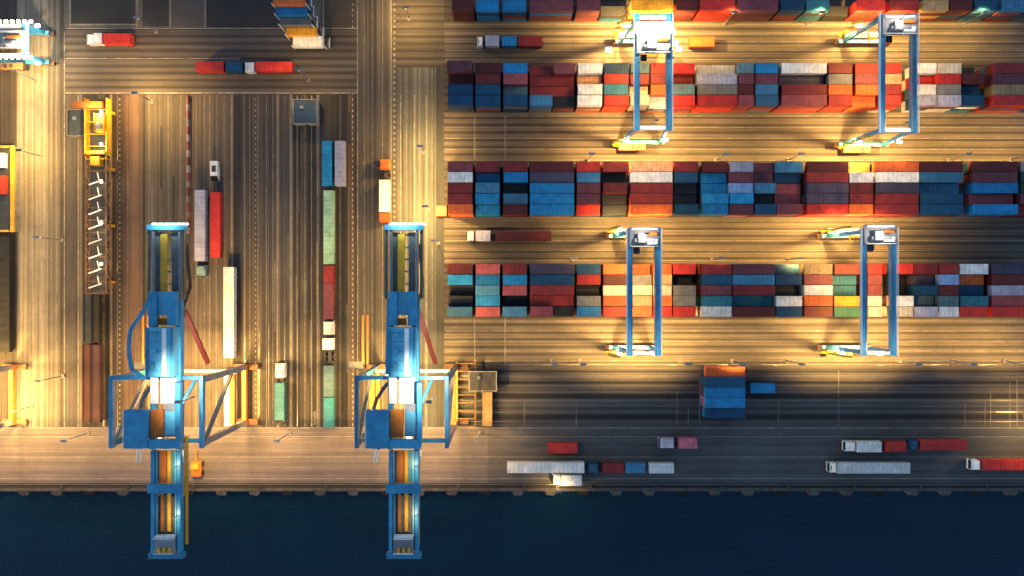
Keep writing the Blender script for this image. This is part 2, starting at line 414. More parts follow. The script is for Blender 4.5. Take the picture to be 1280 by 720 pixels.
# the long pair shares its column with the two short ones
B1[3], B1[4], B1[5] = (662, 691, 'm..s', 'left'), (692, 719, 'p..k', 'right'), (662, 719, '.mm.', 'whole')
block('upper', 141, 4, B1)
B2 = [(559, 591, 'qwmmo'), (594, 625, 'mbsbb'), (629, 660, 'mbksd'), (662, 718, 'dibbb'), (721, 751, 'rsppr'), (754, 785, 'mkdkk'), (788, 841, 'xwmmo'), (843, 873, 'mnkkn'), (878, 911, 'dcccb'),
      (912, 942, 'vplcp'), (943, 970, 'ppskn'), (971, 1004, 'snqqp'), (1009, 1061, 'dmiir'), (1062, 1092, 'owdmo'), (1094, 1149, 'owimm'), (1150, 1204, 'dssnn'), (1216, 1273, 'dpbqb'), (1276, 1330, 'gffpm')]
block('middle', 272, 5, B2)
B3 = [(559, 591, 'dbkkn'), (594, 625, 'qbsbq'), (628, 659, 'mbqks'), (662, 718, 'inmm.'), (662, 691, '....q', 'left'), (692, 718, '....k', 'right'), (721, 751, 'nrkgb'), (754, 785, 'odhor'), (786, 815, 'oghxo'), (816, 840, 'oahor'), (841, 870, 'rkggr'),
      (877, 915, 'mnptw'), (916, 969, 'psmtd'), (970, 1003, 'nnkwn'), (1005, 1041, 'aqwom'), (1043, 1075, 'mttye'), (1085, 1103, 'rqqhh'), (1117, 1142, 'rkkwh'), (1143, 1173, 'minuv'), (1174, 1199, 'mlduw'), (1200, 1236, 'wontr'), (1240, 1296, 'idvqr')]
B3[3], B3[4], B3[5] = (662, 691, '....q', 'left'), (692, 718, '....k', 'right'), (662, 718, 'inmm.', 'whole')
block('lower', 395, 5, B3)

# everything under the top tier: one object (over 800 boxes of which the picture shows only slivers)
low_by = {}
me_all = MB(); mats_idx, order = {}, []
face_m = []
for L, x, y, z, k in LOW:
    n0 = len(me_all.f)
    a, b = L / 2, CW / 2
    me_all.box(x - a + 0.05, x + a - 0.05, y - b + 0.05, y + b - 0.05, z + 0.05, z + CH - 0.05)
    for sx in (-1, 1):
        for sy in (-1, 1):
            cx, cy = x + sx * (a - 0.08), y + sy * (b - 0.08)
            me_all.box(cx - 0.08, cx + 0.08, cy - 0.08, cy + 0.08, z, z + CH)
    for sy in (-1, 1):
        for z0, z1 in ((0.01, 0.14), (CH - 0.12, CH - 0.01)):
            me_all.box(x - a + 0.16, x + a - 0.16, y + sy * (b - 0.05) - 0.045, y + sy * (b - 0.05) + 0.045, z + z0, z + z1)
        n = max(4, int(L / 0.62))
        for i in range(n):
            cx = x - a + 0.16 + (L - 0.32) * (i + 0.5) / n
            me_all.box(cx - 0.12, cx + 0.12, y + sy * (b - 0.04) - 0.02, y + sy * (b - 0.04) + 0.02, z + 0.15, z + CH - 0.13)
    if k not in mats_idx: mats_idx[k] = len(order); order.append(k)
    face_m += [mats_idx[k]] * (len(me_all.f) - n0)
me = me_all.mesh('stacked_containers')
for k in order: me.materials.append(CM(k))
me.polygons.foreach_set('material_index', face_m)
o = bpy.data.objects.new('stacked_containers', me); col.objects.link(o)
tag(o, 'mixed containers in the lower tiers, under the top boxes of the yard blocks', 'containers', None, 'stuff')

def pbox(px0, py0, px1, py1, k, label, z=0.0, group=None, along='x'):
    """a container seen from above inside this measured rectangle, its floor at z"""
    a, b = P(px0, py1, z + CH), P(px1, py0, z + CH)
    c = (a + b) / 2
    L = (b.x - a.x) if along == 'x' else (b.y - a.y)
    return container(L, k, (c.x, c.y, z), 0 if along == 'x' else R(90), label, group)

# the small stack beside the rail yard
SG = 'containers stacked by the rail yard'
for i, (k, lab, tiers) in enumerate((('o', 'lamplit-orange painted container on the north side of the small stack by the rail tracks', 2), ('n', 'navy container next to the orange one in the rail yard stack', 3), ('b', 'first bright blue container from the top in the rail yard stack', 3),  # north box is red; orange lamplight put into its paint
                      ('b', 'second bright blue container from the top in the rail yard stack', 3), ('n', 'navy container on the south edge of the rail yard stack', 2))):
    c = P(907, 465 + i * 12.9, CH * tiers)
    for t in range(tiers):
        kk = k if t == tiers - 1 else random.choice('rmnb')
        nm = lab if t == tiers - 1 else f"{CC[kk][0]} container {['at the bottom', 'in the second tier'][t]} under the {['orange','first navy','upper blue','lower blue','southern navy'][i]} one by the rails"
        container(9.6, kk, (c.x, c.y, t * CH), 0, nm, SG)
pbox(938, 479, 969, 492, 'b', 'lone bright blue container lying right of the small rail yard stack', group=SG)
pbox(545, 253, 558, 274, 'o', 'small orange box standing in for lamp glow at the left end of the middle block')  # added box whose orange stands for a glow

# ------------------------------------------------------------------ trucks
TG = 'lorries and trailers on the roads'
def wheels(root, xs, w=2.4, r=0.5):
    for x in xs:
        for sy in (-1, 1):
            mb = MB().tube((x, sy * (w / 2 - 0.32), r), (x, sy * (w / 2), r), r, 12)
            wh = mb.build('wheel', 'rubber', root)
            MB().tube((x, sy * (w / 2 - 0.02), r), (x, sy * (w / 2 + 0.03), r), r * 0.5, 10).build('rim', 'steel_grey', wh)
def cab(root, x0, x1, k):
    """cab between x0 (rear) and x1 (front), local +x forward"""
    w = 1.22; L = x1 - x0
    mb = MB()
    mb.hexa([(x0, -w, 0.7), (x1, -w, 0.7), (x1, w, 0.7), (x0, w, 0.7), (x0, -w, 2.9), (x1 - 0.25, -w, 2.9), (x1 - 0.25, w, 2.9), (x0, w, 2.9)])
    mb.box(x0 + 0.15, x1 - 0.6, -w + 0.1, w - 0.1, 2.9, 3.05)
    c = mb.build('cab', CM(k), root)
    MB().hexa([(x1 - 0.08, -w + 0.12, 1.75), (x1 + 0.02, -w + 0.12, 1.75), (x1 + 0.02, w - 0.12, 1.75), (x1 - 0.08, w - 0.12, 1.75), (x1 - 0.35, -w + 0.2, 2.8), (x1 - 0.17, -w + 0.2, 2.8), (x1 - 0.17, w - 0.2, 2.8), (x1 - 0.35, w - 0.2, 2.8)]).build('windscreen', 'dark_glass', c)
    MB().hexa([(x0 + 0.1, -w + 0.1, 3.06), (x1 - 0.7, -w + 0.2, 3.06), (x1 - 0.7, w - 0.2, 3.06), (x0 + 0.1, w - 0.1, 3.06), (x0 + 0.1, -w + 0.15, 3.75), (x0 + 0.5, -w + 0.3, 3.7), (x0 + 0.5, w - 0.3, 3.7), (x0 + 0.1, w - 0.15, 3.75)]).build('roof_deflector', CM(k), c)
    MB().box(x0 + 0.55, x0 + 1.15, -0.35, 0.35, 3.06, 3.12).build('roof_hatch', 'dark_glass', c)
    for sy in (-1, 1):
        MB().box(x1 - 0.5, x1 - 0.35, sy * (w + 0.15) - 0.13, sy * (w + 0.15) + 0.13, 1.7, 2.4).build('mirror', 'dark_steel', c)
        MB().box(x1 - 0.02, x1 + 0.04, sy * 0.85 - 0.2, sy * 0.85 + 0.2, 0.8, 1.05).build('headlight', 'crane_white', c)
def lorry(name, label, c0, c1, segs, rz, cabk='w', width_off=0, cat='lorry', cablen=2.3):
    """c0 rear end, c1 front end (photo px); segs: (from, to, kind, colour, label) as fractions of the length from the rear"""
    a, b = P(*c0, 3.0), P(*c1, 3.0); L = (b - a).length
    mid = a.lerp(b, 0.5); mid.z = 0
    root = thing(name, label, cat, mid, rz, TG)
    x = lambda f: -L / 2 + L * f
    lo = min(s[0] for s in segs) if segs else 0; hi = max(s[1] for s in segs) if segs else 1
    hasc = cabk is not None
    MB().box(x(0), L / 2 - (0.6 if hasc else 0), -0.45, 0.45, 0.75, 1.0).build('chassis', 'dark_steel', root)
    mbd = MB()
    for i in range(int(L / 1.5)): mbd.box(x(0) + 0.3 + i * 1.5, x(0) + 0.45 + i * 1.5, -1.15, 1.15, 1.0, 1.14) if x(0) + 0.5 + i * 1.5 < L / 2 - cablen - 0.3 else None
    for sy in (-1, 1): mbd.box(x(0), L / 2 - (cablen + 0.2 if hasc else 0), sy * 1.12 - 0.06, sy * 1.12 + 0.06, 1.0, 1.15)
    mbd.build('trailer_deck', 'dark_steel', root)
    wheels(root, [x(0) + 1.2, x(0) + 2.4] + ([L / 2 - cablen - 1.2, L / 2 - 1.2] if hasc else []))
    if hasc: cab(root, L / 2 - cablen, L / 2, cabk)
    else: MB().box(L / 2 - 2.4, L / 2 - 2.2, -0.9, 0.9, 0.02, 0.75).build('landing_leg', 'steel_grey', root)
    for f0, f1, kind, k, lab in segs:
        xa, xb = x(f0), x(f1)
        if kind == 'box':                                    # a box body that belongs to the trailer
            mb = MB().box(xa, xb, -1.26, 1.26, 1.16, 3.9)
            for sy in (-1, 1): mb.box(xa, xb, sy * 1.24 - 0.05, sy * 1.24 + 0.05, 3.9, 3.96)
            n = max(2, int((xb - xa) / 1.6))
            for i in range(n + 1): mb.box(xa + (xb - xa) * i / n * 0.99, xa + (xb - xa) * i / n * 0.99 + 0.05, -1.19, 1.19, 3.9, 3.935)
            bd = mb.build('cargo_box', CM(k), root)
            MB().box(xa - 0.04, xa, -1.1, 1.1, 1.25, 3.75).build('rear_door', CM('g'), bd)
        elif kind == 'load':
            off = Vector((math.cos(rz), math.sin(rz), 0)) * ((xa + xb) / 2)
            container(xb - xa, k, (mid.x + off.x, mid.y + off.y, 1.16), rz, lab, None)
    return root
E_, W_, U_, D_ = 0, R(180), R(90), R(-90)
lorry('container_lorry', 'white cabbed lorry with red container on the top left road', (166, 49), (107, 49), [(0.03, 0.62, 'load', 'r', 'red container on the lorry at the top left road'), (0.63, 0.8, 'box', 'w', '')], W_, 'w')
lorry('container_lorry', 'white cabbed lorry with crimson load, right one of the pair on the top road', (369, 84), (305, 84), [(0.05, 0.76, 'load', 'r', 'crimson container on the right lorry of the top road pair')], W_, 'w', cablen=2.6)
lorry('flatbed_trailer', 'trailer with red and navy boxes coupled behind the white cab on the top road', (304, 84), (245, 84), [(0.02, 0.36, 'load', 'n', 'navy box on the trailer at the top road'), (0.4, 0.98, 'load', 'r', 'crimson container on the trailer left of the white cab')], W_, None, cat='trailer')
lorry('container_lorry', 'lorry with white, blue and maroon boxes in the lane under the topmost block', (680, 52), (595, 52), [(0.03, 0.38, 'load', 'm', 'maroon box at the rear of the lorry under the topmost block'), (0.4, 0.62, 'load', 'b', 'bright blue box on the lorry under the topmost block'), (0.66, 0.86, 'box', 'v', '')], W_, 'w', cablen=1.7)
lorry('container_lorry', 'lorry with white front box and long maroon load between middle and lower block', (690, 295), (583, 295), [(0.01, 0.66, 'load', 'd', 'long dark maroon container on the lorry above the lower block'), (0.72, 0.89, 'box', 'v', '')], W_, 'w', cablen=1.9)
lorry('container_lorry', 'small lorry with grey cab and pink container on the quay apron', (872, 554), (824, 554), [(0.02, 0.5, 'load', 'j', 'pink container on the small lorry on the quay apron')], W_, 'v', cablen=3.6)
lorry('container_lorry', 'lorry with white box and red container above the pale trailer at right', (1133, 558), (1056, 558), [(0.01, 0.36, 'load', 'r', 'red container on the lorry with the white box'), (0.42, 0.82, 'box', 'w', '')], W_, 'w', cablen=2.4)
lorry('container_lorry', 'dark cabbed lorry with long red container at the right of the apron', (1208, 556), (1134, 556), [(0.01, 0.8, 'load', 'r', 'long red container on the dark cabbed lorry at right')], W_, 'n', cablen=2.4)
lorry('box_trailer', 'long white box trailer parked at the quay edge', (730, 584), (634, 584), [(0.0, 1.0, 'box', 'w', '')], W_, None, cat='trailer')
lorry('box_truck', 'short white box truck beside the long trailer at the quay edge', (727, 600), (691, 600), [(0.0, 0.72, 'box', 'w', '')], W_, 'w', cablen=1.8)
lorry('container_lorry', 'navy cabbed lorry with maroon, blue and white loads on the apron', (843, 585), (733, 585), [(0.01, 0.29, 'load', 'w', 'white box at the rear of the navy cabbed lorry'), (0.33, 0.56, 'load', 's', 'steel blue box on the navy cabbed lorry'), (0.57, 0.82, 'load', 'm', 'maroon box behind the navy cab')], W_, 'n', cablen=2.8)
lorry('box_truck', 'long white box truck on the right of the quay apron', (1136, 584.5), (1036, 584.5), [(0.0, 0.9, 'box', 'w', '')], W_, 'w', cablen=1.7)
lorry('container_lorry', 'white cabbed lorry with red container cut by the right edge of the picture', (1295, 581), (1213, 581), [(0.0, 0.84, 'load', 'r', 'long red container on the lorry cut by the right edge')], W_, 'w', cablen=2.1)
pbox(685, 552, 722, 569, 'r', 'red container standing on the apron above the long white trailer')
pbox(862, 45, 893, 59, 'o', 'orange container on the lane right of the brightly lit gantry')
lorry('box_truck', 'pale grey box trailer with dark tractor in the left yard', (249, 238), (253, 346), [(0.0, 0.82, 'box', 'v', '')], D_, 'u', cablen=2.8)
pbox(261, 240, 277, 322, 'r', 'long red container beside the pale grey trailer in the left yard', along='y')
lorry('box_trailer', 'long white trailer standing in the left yard above the crane leg', (287, 334), (287, 447), [(0.0, 1.0, 'box', 'w', '')], D_, None, cat='trailer')
lorry('box_trailer', 'white trailer half hidden under the leg of the left ship crane', (288, 462), (288, 532), [(0.0, 1.0, 'box', 'w', '')], D_, None, cat='trailer')
pbox(401, 176, 416.5, 232, 'c', 'cyan blue container beside the lilac one in the left yard', along='y')
pbox(417, 176, 432, 232, 'v', 'lilac grey container beside the cyan blue one in the left yard', along='y')
pbox(403, 238, 418, 330, 'z', 'long mint green container in the left yard', along='y')
pbox(404, 332, 417, 354, 'm', 'short maroon container at the lower end of the mint green one', along='y')
pbox(404, 354.5, 417, 399, 'p', 'plum container between the maroon box and the white tractor', along='y')
lorry('tractor_unit', 'white tractor unit with bare chassis between plum and teal containers', (411, 456), (410, 401), [(0.35, 0.6, 'box', 'w', '')], U_, 'w', cablen=3.4, cat='tractor')
pbox(400, 457, 421, 496, 'u', 'grey teal container just below the white tractor', along='y')
pbox(400, 497, 421, 535, 't', 'teal container at the lower end of the yard row', along='y')
lorry('container_lorry', 'teal loaded lorry with white cab between the two ship cranes', (350, 533), (350, 453), [(0.1, 0.68, 'load', 't', 'teal container on the lorry between the ship cranes')], U_, 'w', cablen=3.8)
lorry('box_truck', 'orange and white truck on the road right of the yard', (481, 278), (481, 198), [(0.0, 0.14, 'load', 'o', 'small orange box at the tail of the white truck'), (0.16, 0.66, 'box', 'w', '')], U_, 'o', cablen=2.6)

# white van
def van(px, py):
    p = P(px, py, 1); r = thing('delivery_van', 'small white van driving down the left yard', 'van', (p.x, p.y, 0), D_)
    MB().hexa([(-2.4, -1, 0.45), (2.4, -1, 0.45), (2.4, 1, 0.45), (-2.4, 1, 0.45), (-2.4, -0.95, 2.3), (1.2, -0.9, 2.3), (1.2, 0.9, 2.3), (-2.4, 0.95, 2.3)]).build('body', CM('w'), r)
    MB().hexa([(1.35, -0.85, 2.22), (2.25, -0.93, 0.95), (2.25, 0.93, 0.95), (1.35, 0.85, 2.22), (1.42, -0.85, 2.3), (2.45, -0.9, 0.98), (2.45, 0.9, 0.98), (1.42, 0.85, 2.3)]).build('windscreen', 'dark_glass', r)
    MB().box(-1.2, 0.3, -0.5, 0.5, 2.305, 2.42).build('roof_box', 'dark_steel', r)
    wheels(r, (-1.6, 1.5), 2.0, 0.36)
van(269, 214)

# ------------------------------------------------------------------ rubber-tyred yard gantries
def yard_gantry(label, gx0, gx1, gy0, gy1, tro, H=26.0):
    """measured at girder height: x of both girders, y of both ends"""
    a, b = P(gx0, gy1, H), P(gx1, gy0, H)
    c = (a + b) / 2
    r = thing('yard_gantry_crane', label, 'gantry crane', (c.x, c.y, 0), 0, 'gantry cranes over the container blocks')
    hx, hy = (b.x - a.x) / 2, (b.y - a.y) / 2
    for sx in (-1, 1):
        mb = MB().box(sx * hx - 0.52, sx * hx + 0.52, -hy, hy, H - 1.8, H)
        gd = mb.build('girder', 'gantry_blue', r)
        MB().box(sx * (hx + 0.70) - 0.17, sx * (hx + 0.70) + 0.17, -hy, hy, H - 0.5, H - 0.4).build('walkway', 'crane_white', gd)
        MB().handrail((sx * (hx + 0.84), -hy, H - 0.4), (sx * (hx + 0.84), hy, H - 0.4)).build('handrail', 'crane_white', gd)
        MB().box(sx * (hx - 0.4) - 0.09, sx * (hx - 0.4) + 0.09, -hy + 0.5, hy - 0.5, H + 0.003, H + 0.14).build('trolley_rail', 'rail_steel', gd)
        for sy in (-1, 1):
            MB().beam((sx * hx, sy * (hy - 0.8), H - 1.8), (sx * (hx + 1.4), sy * (hy - 0.6), 2.6), 0.65, 0.9).build('leg', 'crane_blue', r)
            bg = MB().box(sx * (hx + 1.4) - 2.0, sx * (hx + 1.4) + 2.0, sy * (hy - 0.6) - 0.5, sy * (hy - 0.6) + 0.5, 0.9, 1.5).build('wheel_bogie', 'rust_brown', r)
            for wx in (-1.2, 1.2): MB().tube((sx * (hx + 1.4) + wx, sy * (hy - 0.6) - 0.35, 0.75), (sx * (hx + 1.4) + wx, sy * (hy - 0.6) + 0.35, 0.75), 0.75, 12).build('wheel', 'rubber', bg)
            fl = MB().box(sx * (hx + 1.2) - 0.5, sx * (hx + 1.2) + 0.5, sy * (hy + 0.35) - 0.3, sy * (hy + 0.35) + 0.3, H * .52, H * .52 + 0.6).build('floodlight', 'lamp_white', r)
            MB().box(sx * (hx + 1.2) - 0.1, sx * (hx + 1.2) + 0.1, sy * (hy + 0.1) - 0.5, sy * (hy + 0.1) + 0.25, H * .52 + 0.602, H * .52 + 0.75).build('bracket', 'steel_grey', fl)
    for sy in (-1, 1):
        MB().box(-hx - 2.6, hx + 2.6, sy * (hy - 0.6) - 0.45, sy * (hy - 0.6) + 0.45, 1.5, 2.6).build('sill_beam', 'crane_blue', r)
        MB().box(-hx + 0.62, hx - 0.62, sy * (hy - 0.7) - 0.4, sy * (hy - 0.7) + 0.4, H - 1.5, H - 0.4).build('end_beam', 'crane_white', r)
        st = MB()
        for i in range(int((H - 4) / 2.6)):
            z0 = 2.6 + i * 2.6; st.beam((-hx - 2.0 - (i % 2) * 1.6, sy * (hy + 0.4), z0), (-hx - 2.0 - ((i + 1) % 2) * 1.6, sy * (hy + 0.4), z0 + 2.6), 0.5, 0.12)
        st.build('stair', 'crane_yellow', r)
    # power house on one sill, cabinet on the other
    ph = MB().box(-hx - 2.0, hx * 0.3, -hy - 1.6, -hy + 0.0, 2.62, 4.4).build('power_house', 'rust_brown', r)
    for i in range(4): MB().box(-hx - 1.6 + i * 1.3, -hx - 1.6 + i * 1.3 + 0.7, -hy - 1.3, -hy - 0.4, 4.403, 4.8).build('vent_hood', 'dark_steel', ph)
    pass
    MB().box(-hx - 1.5, hx - 0.5, hy - 0.1, hy + 1.2, 2.62, 4.2).build('electric_cabinet', 'steel_grey', r)
    # trolley with its cabin
    ty = -hy + 2 * hy * tro
    tr = MB().box(-hx - 0.3, hx + 0.3, ty - 2.2, ty + 2.2, H + 0.15, H + 0.75)
    tr.box(-1.6, 0.2, ty - 1.4, ty + 0.6, H + 0.75, H + 2.2)
    t = tr.build('trolley', 'steel_grey', r)
    MB().box(0.6, hx - 0.3, ty - 1.7, ty - 0.6, H + 0.752, H + 1.7).build('control_box', 'crane_white', t)
    MB().box(-hx + 0.2, hx - 0.2, ty + 1.6, ty + 2.0, H + 0.752, H + 1.1).build('cable_chain', 'crane_white', t)
    MB().tube((0.7, ty + 0.6, H + 1.1), (hx - 0.3, ty + 0.6, H + 1.1), 0.4, 12).build('cable_drum', 'crane_orange', t)
    MB().handrail((-hx, ty - 2.15, H + .752), (hx, ty - 2.15, H + .752), step=1.2).build('handrail', 'crane_white', t)
    MB().box(-hx + 0.7, -hx + 2.1, ty - 3.8, ty - 2.3, H - 2.2, H - 0.1).build('cabin', 'dark_glass', t)
    MB().tube((-2.2, ty - 0.9, H + 1.3), (2.2, ty - 0.9, H + 1.3), 0.55, 12).build('winch_drum', 'steel_grey', t)
    mb = MB()
    for sx in (-1, 1):
        for dy in (-0.9, 0.9): mb.tube((sx * 1.9, ty + dy, H + 0.15), (sx * 1.9, ty + dy, H * .55 + .4), 0.05, 6)
    mb.build('hoist_rope', 'dark_steel', t)
    sp = MB().box(-2.9, 2.9, ty - 0.25, ty + 0.25, H * .55, H * .55 + .4)
    for sx in (-1, 1): sp.box(sx * 2.85 - 0.15, sx * 2.85 + 0.15, ty - 1.2, ty + 1.2, H * .55 - .1, H * .55 + .25)
    sp.build('spreader', 'crane_yellow', t)
    return r, hx, hy, H
def gantry_lights(rhh, powers, top=(650, 650), south_dark=False, under=2100):
    r, hx, hy, H = rhh
    for sy, p in zip((-1, 1), top):
        y = sy * (hy - 1.5)
        lm = MB().box(-0.06, 0.06, y - 0.06, y + 0.06, H - 0.4, H + 5.0).box(-0.5, 0.5, y - 0.2, y + 0.2, H + 5.0, H + 5.2).build('lamp_mast', 'steel_grey', r)
        spot((0, y, H + 4.7), p, r, (1, 0.9, 0.72), cone=150)
    for sx in (-1, 1):
        for fy in (-0.45, 0.45):
            MB().box(sx * hx - 0.35, sx * hx + 0.35, fy * hy - 0.35, fy * hy + 0.35, H - 2.4, H - 1.802).build('floodlight', 'steel_grey', r)
            spot((sx * hx, fy * hy, H - 2.6), under, r, cone=120 if south_dark else 150, aim=(0, (0.5 if fy < 0 else 0.3) if south_dark else 0, -1))
    for (sx, sy), p in zip(((-1, -1), (1, -1), (-1, 1), (1, 1)), powers):
        if p: spot((sx * (hx + 1.6), sy * (hy + 1.0), H - 14.5), p * 1.3, r, cone=130 if south_dark and sy < 0 else 160, aim=(0, 0.3 if south_dark and sy < 0 else 0, -1))
GA = yard_gantry('blue gantry crane with brilliant lamps over the upper block, left of two', 797, 836, 17, 163, 0.74)
GB = yard_gantry('blue gantry crane leaning outward over the upper block, right of two', 1104, 1143, 17, 166, 0.9)
GC = yard_gantry('blue gantry crane over the orange stacks of the lower block', 788, 822, 285, 445, 0.93)
GD = yard_gantry('blue gantry crane over the white and teal stacks of the lower block', 1081, 1117, 285, 445, 0.95)
K = 1.0
gantry_lights(GA, (9000, 7000, 16000, 16000))
gantry_lights(GB, (12000, 7000, 9000, 8000))
gantry_lights(GC, (9000, 9000, 6000, 4000), south_dark=True, under=2600)
gantry_lights(GD, (9000, 9000, 9000, 5000), south_dark=True, under=2800)
# the brilliant bank of lamps on the first gantry's upper end
for i in range(6):
    for j in range(2): MB().box(-3.6 + i * 1.3, -2.7 + i * 1.3, GA[2] - 4.4 + j * 1.6, GA[2] - 3.7 + j * 1.6, 26.5, 27.0).build('bank_lamp', 'lamp_white', GA[0])
for x, y, z in ((-8.2, -3.6, 6), (7.6, -2.6, 9), (9.0, -3.4, 6), (-5.6, -1.5, 12), (6.0, -1.2, 15)):
    MB().box(x - .6, x + .6, GA[2] + y - .5, GA[2] + y + .5, z, z + .4).build('side_lamp', 'lamp_white', GA[0])
    MB().beam((x, GA[2] + y, 2.0), (x, GA[2] + y, z), 0.2).build('lamp_post', 'steel_grey', GA[0])
MB().box(-4.2, 4.2, GA[2] - 4.6, GA[2] - 1.9, 26.2, 26.45).build('lamp_rail', 'steel_grey', GA[0])
spot((0, GA[2] - 4.6, 31.6), 2600, GA[0], (1, 0.86, 0.6), cone=178)

# ------------------------------------------------------------------ ship-to-shore cranes
def sts(label, dx, bs=0):
    H = 38.0
    c = Vector(((202 - 640) * S * (1 - H / D) + dx, P(0, 492).y, 0))
    r = thing('ship_crane', label, 'quay crane', c, 0, 'ship to shore cranes on the quay')
    def L(px, py, h):                                   # measured on the left one of the pair, then local to the crane
        q = P(px + bs, py, h); return Vector((q.x - c.x + dx, q.y - c.y, h))
    yl, yw = P(0, 458).y - c.y, P(0, 526).y - c.y
    hx = 9.6
    xo = L(196.5 - bs, 0, H).x
    for sx in (-1, 1):
        for y in (yl, yw):
            x = xo + sx * hx
            MB().box(x - 0.45, x + 0.45, y - 0.6, y + 0.6, 2.4, H - 0.9).build('leg', 'steel_grey' if sx > 0 else 'crane_blue', r)
            bg = MB().box(x - 3.0, x + 3.0, y - 0.7, y + 0.7, 1.0, 1.9).build('wheel_bogie', 'rust_brown', r)
            for k in range(4): MB().tube((x - 2.25 + k * 1.5, y - 0.35, 0.65), (x - 2.25 + k * 1.5, y + 0.35, 0.65), 0.6, 12).build('wheel', 'dark_steel', bg)
        x = xo + sx * hx
        MB().box(x - 0.5, x + 0.5, yw - 0.6, yl + 0.6, 1.92, 3.5).build('sill_beam', 'crane_orange', r)
        MB().box(x - 0.6, x + 0.6, yw + 0.9, yl - 0.9, 13.0, 14.4).build('portal_beam', 'crane_orange', r)
        MB().beam((x, yw + 0.4, H - 2.0), (x, yl - 0.4, 14.6), 0.75).build('diagonal_brace', 'steel_grey', r)
        # top side beams
        MB().box(x - 0.4, x + 0.4, yw - 0.9, yl + 0.9, H - 0.9, H + 0.9).build('top_side_beam', 'crane_blue', r)
    # cross beams at the top and across the portal
    MB().box(xo - hx + 0.5, xo + hx - 0.5, yl + 0.1, yl + 0.85, H - 0.8, H + 0.85).build('cross_beam', 'crane_blue', r)
    MB().box(xo - hx + 0.75, xo + hx - 0.75, yw - 0.5, yw + 0.3, H - 5.8, H - 4.6).build('cross_beam', 'crane_blue', r)
    MB().box(xo - hx + 0.75, xo + hx - 0.75, yl - 0.4, yl + 0.4, 13.0, 14.2).build('cross_beam', 'crane_blue', r)
    MB().handrail((xo - hx + 0.8, yl + 0.35, 14.2), (xo + hx - 0.8, yl + 0.35, 14.2)).build('handrail', 'crane_yellow', r)
    bx0, bx1 = L(194.5, 0, H).x, L(227, 0, H).x
    bm = (bx0 + bx1) / 2
    # rear girder (back reach), boom over the water
    yb0, yb1, ym = L(0, 288, H).y, L(0, 376, H).y, L(0, 560, H).y
    yt = L(0, 692, H).y
    for sx, xx in ((-1, bx0), (1, bx1)):
        MB().box(xx - 0.5, xx + 0.5, ym, yb1, H - 0.2, H + 2.2).build('main_girder', 'crane_blue', r)
        MB().box(xx - 0.22, xx + 0.22, yb1 + 0.003, yb0, H - 0.2, H + 1.6).build('rear_girder', 'steel_grey', r)
        MB().box(xx - 0.36, xx + 0.36, yt, ym - 0.3, H - 0.2, H + 2.0).build('boom_girder', 'crane_blue', r)
        MB().box(xx + sx * 1.0 - 0.35, xx + sx * 1.0 + 0.35, yb1 + 0.5, yb0, H + 1.0, H + 1.1).build('walkway', 'grating', r)
        MB().handrail((xx + sx * 1.3, yb1 + 0.5, H + 1.1), (xx + sx * 1.3, yb0, H + 1.1)).build('handrail', 'crane_yellow', r)
        MB().box(xx - sx * 1.1 - 0.75, xx - sx * 1.1 + 0.75, yb1 + 0.1, yb0 - 0.5, H + 0.6, H + 0.72).build('catwalk', 'grating', r)
        MB().box(xx - sx * 0.75 - 0.14, xx - sx * 0.75 + 0.14, yt + 4.5, ym - 0.4, H + 1.4, H + 1.6).build('trolley_rail', 'crane_pale_blue', r)
    MB().box(bm - 1.35, bm + 0.15, yb1 - 0.5, yb0 - 0.8, H + 0.9, H + 1.2).build('cable_tray', 'crane_yellow', r)  # yellow stripe: lamplight along the girder put into the paint
    MB().box(bm - 1.6, bm - 0.1, yt + 15.3, ym - 0.4, H + 0.9, H + 1.2).build('cable_tray', 'crane_orange', r)  # orange stripes hold the boom's lamplight likewise
    MB().box(bm - 1.3, bm - 0.7, yt + 5.0, yt + 13.0, H + 0.9, H + 1.2).build('cable_tray', 'crane_orange', r)
    MB().box(bx0 + 0.5, bx1 - 0.5, yt + 15.3, ym - 0.4, H + 0.52, H + 0.66).build('boom_deck', 'crane_pale_blue', r)
    MB().box(bx0 + 0.5, bx1 - 0.5, yt + 4.6, yt + 12.5, H + 0.52, H + 0.66).build('boom_deck', 'grating', r)
    MB().box(bm + 0.1, bm + 0.85, yt + 5.0, ym - 0.4, H + 0.9, H + 1.15).build('boom_walkway', 'crane_yellow', r)  # yellow lamplight along the boom put into the paint
    mb = MB()
    for k in range(9):
        y = yt + 4 + k * (ym - yt - 6) / 8
        mb.box(bx0 + 0.4, bx1 - 0.4, y - 0.15, y + 0.15, H + 0.1, H + 0.5)
    for k in range(6):
        y = yb1 + 1 + k * (yb0 - yb1 - 2) / 5
        mb.box(bx0 + 0.6, bx1 - 0.6, y - 0.15, y + 0.15, H + 0.1, H + 0.5)
    mb.build('cross_tie', 'crane_blue', r)
    # rear end beam with its lamps
    MB().box(bx0 - 1.3, bx1 + 1.3, yb0, yb0 + 1.1, H - 0.1, H + 2.0).build('rear_end_beam', 'crane_pale_blue', r)
    for k in range(6):
        x = bx0 - 0.3 + k * 1.3
        MB().box(x, x + 1.1, yb0 + 1.15, yb0 + 1.45, H + 0.9, H + 1.3).build('floodlight', 'lamp_cool', r)
    spot((bm, yb0 + 2.6, H + 4.5), 700, r, (0.6, 0.9, 1.0), cone=150)
    # machine house with striped roof
    mh0, mh1 = L(0, 468, H).y, L(0, 408, H).y
    mhb = MB().box(bx0 - 0.1, bx1 + 0.1, mh0, mh1, H + 2.25, H + 6.0)
    m = mhb.build('machine_house', 'crane_pale_blue', r)
    MB().box(bm + 0.6, bm + 1.5, mh0 + 0.2, mh1 - 0.2, H + 6.0, H + 6.12).build('roof_walkway', 'crane_white', m)
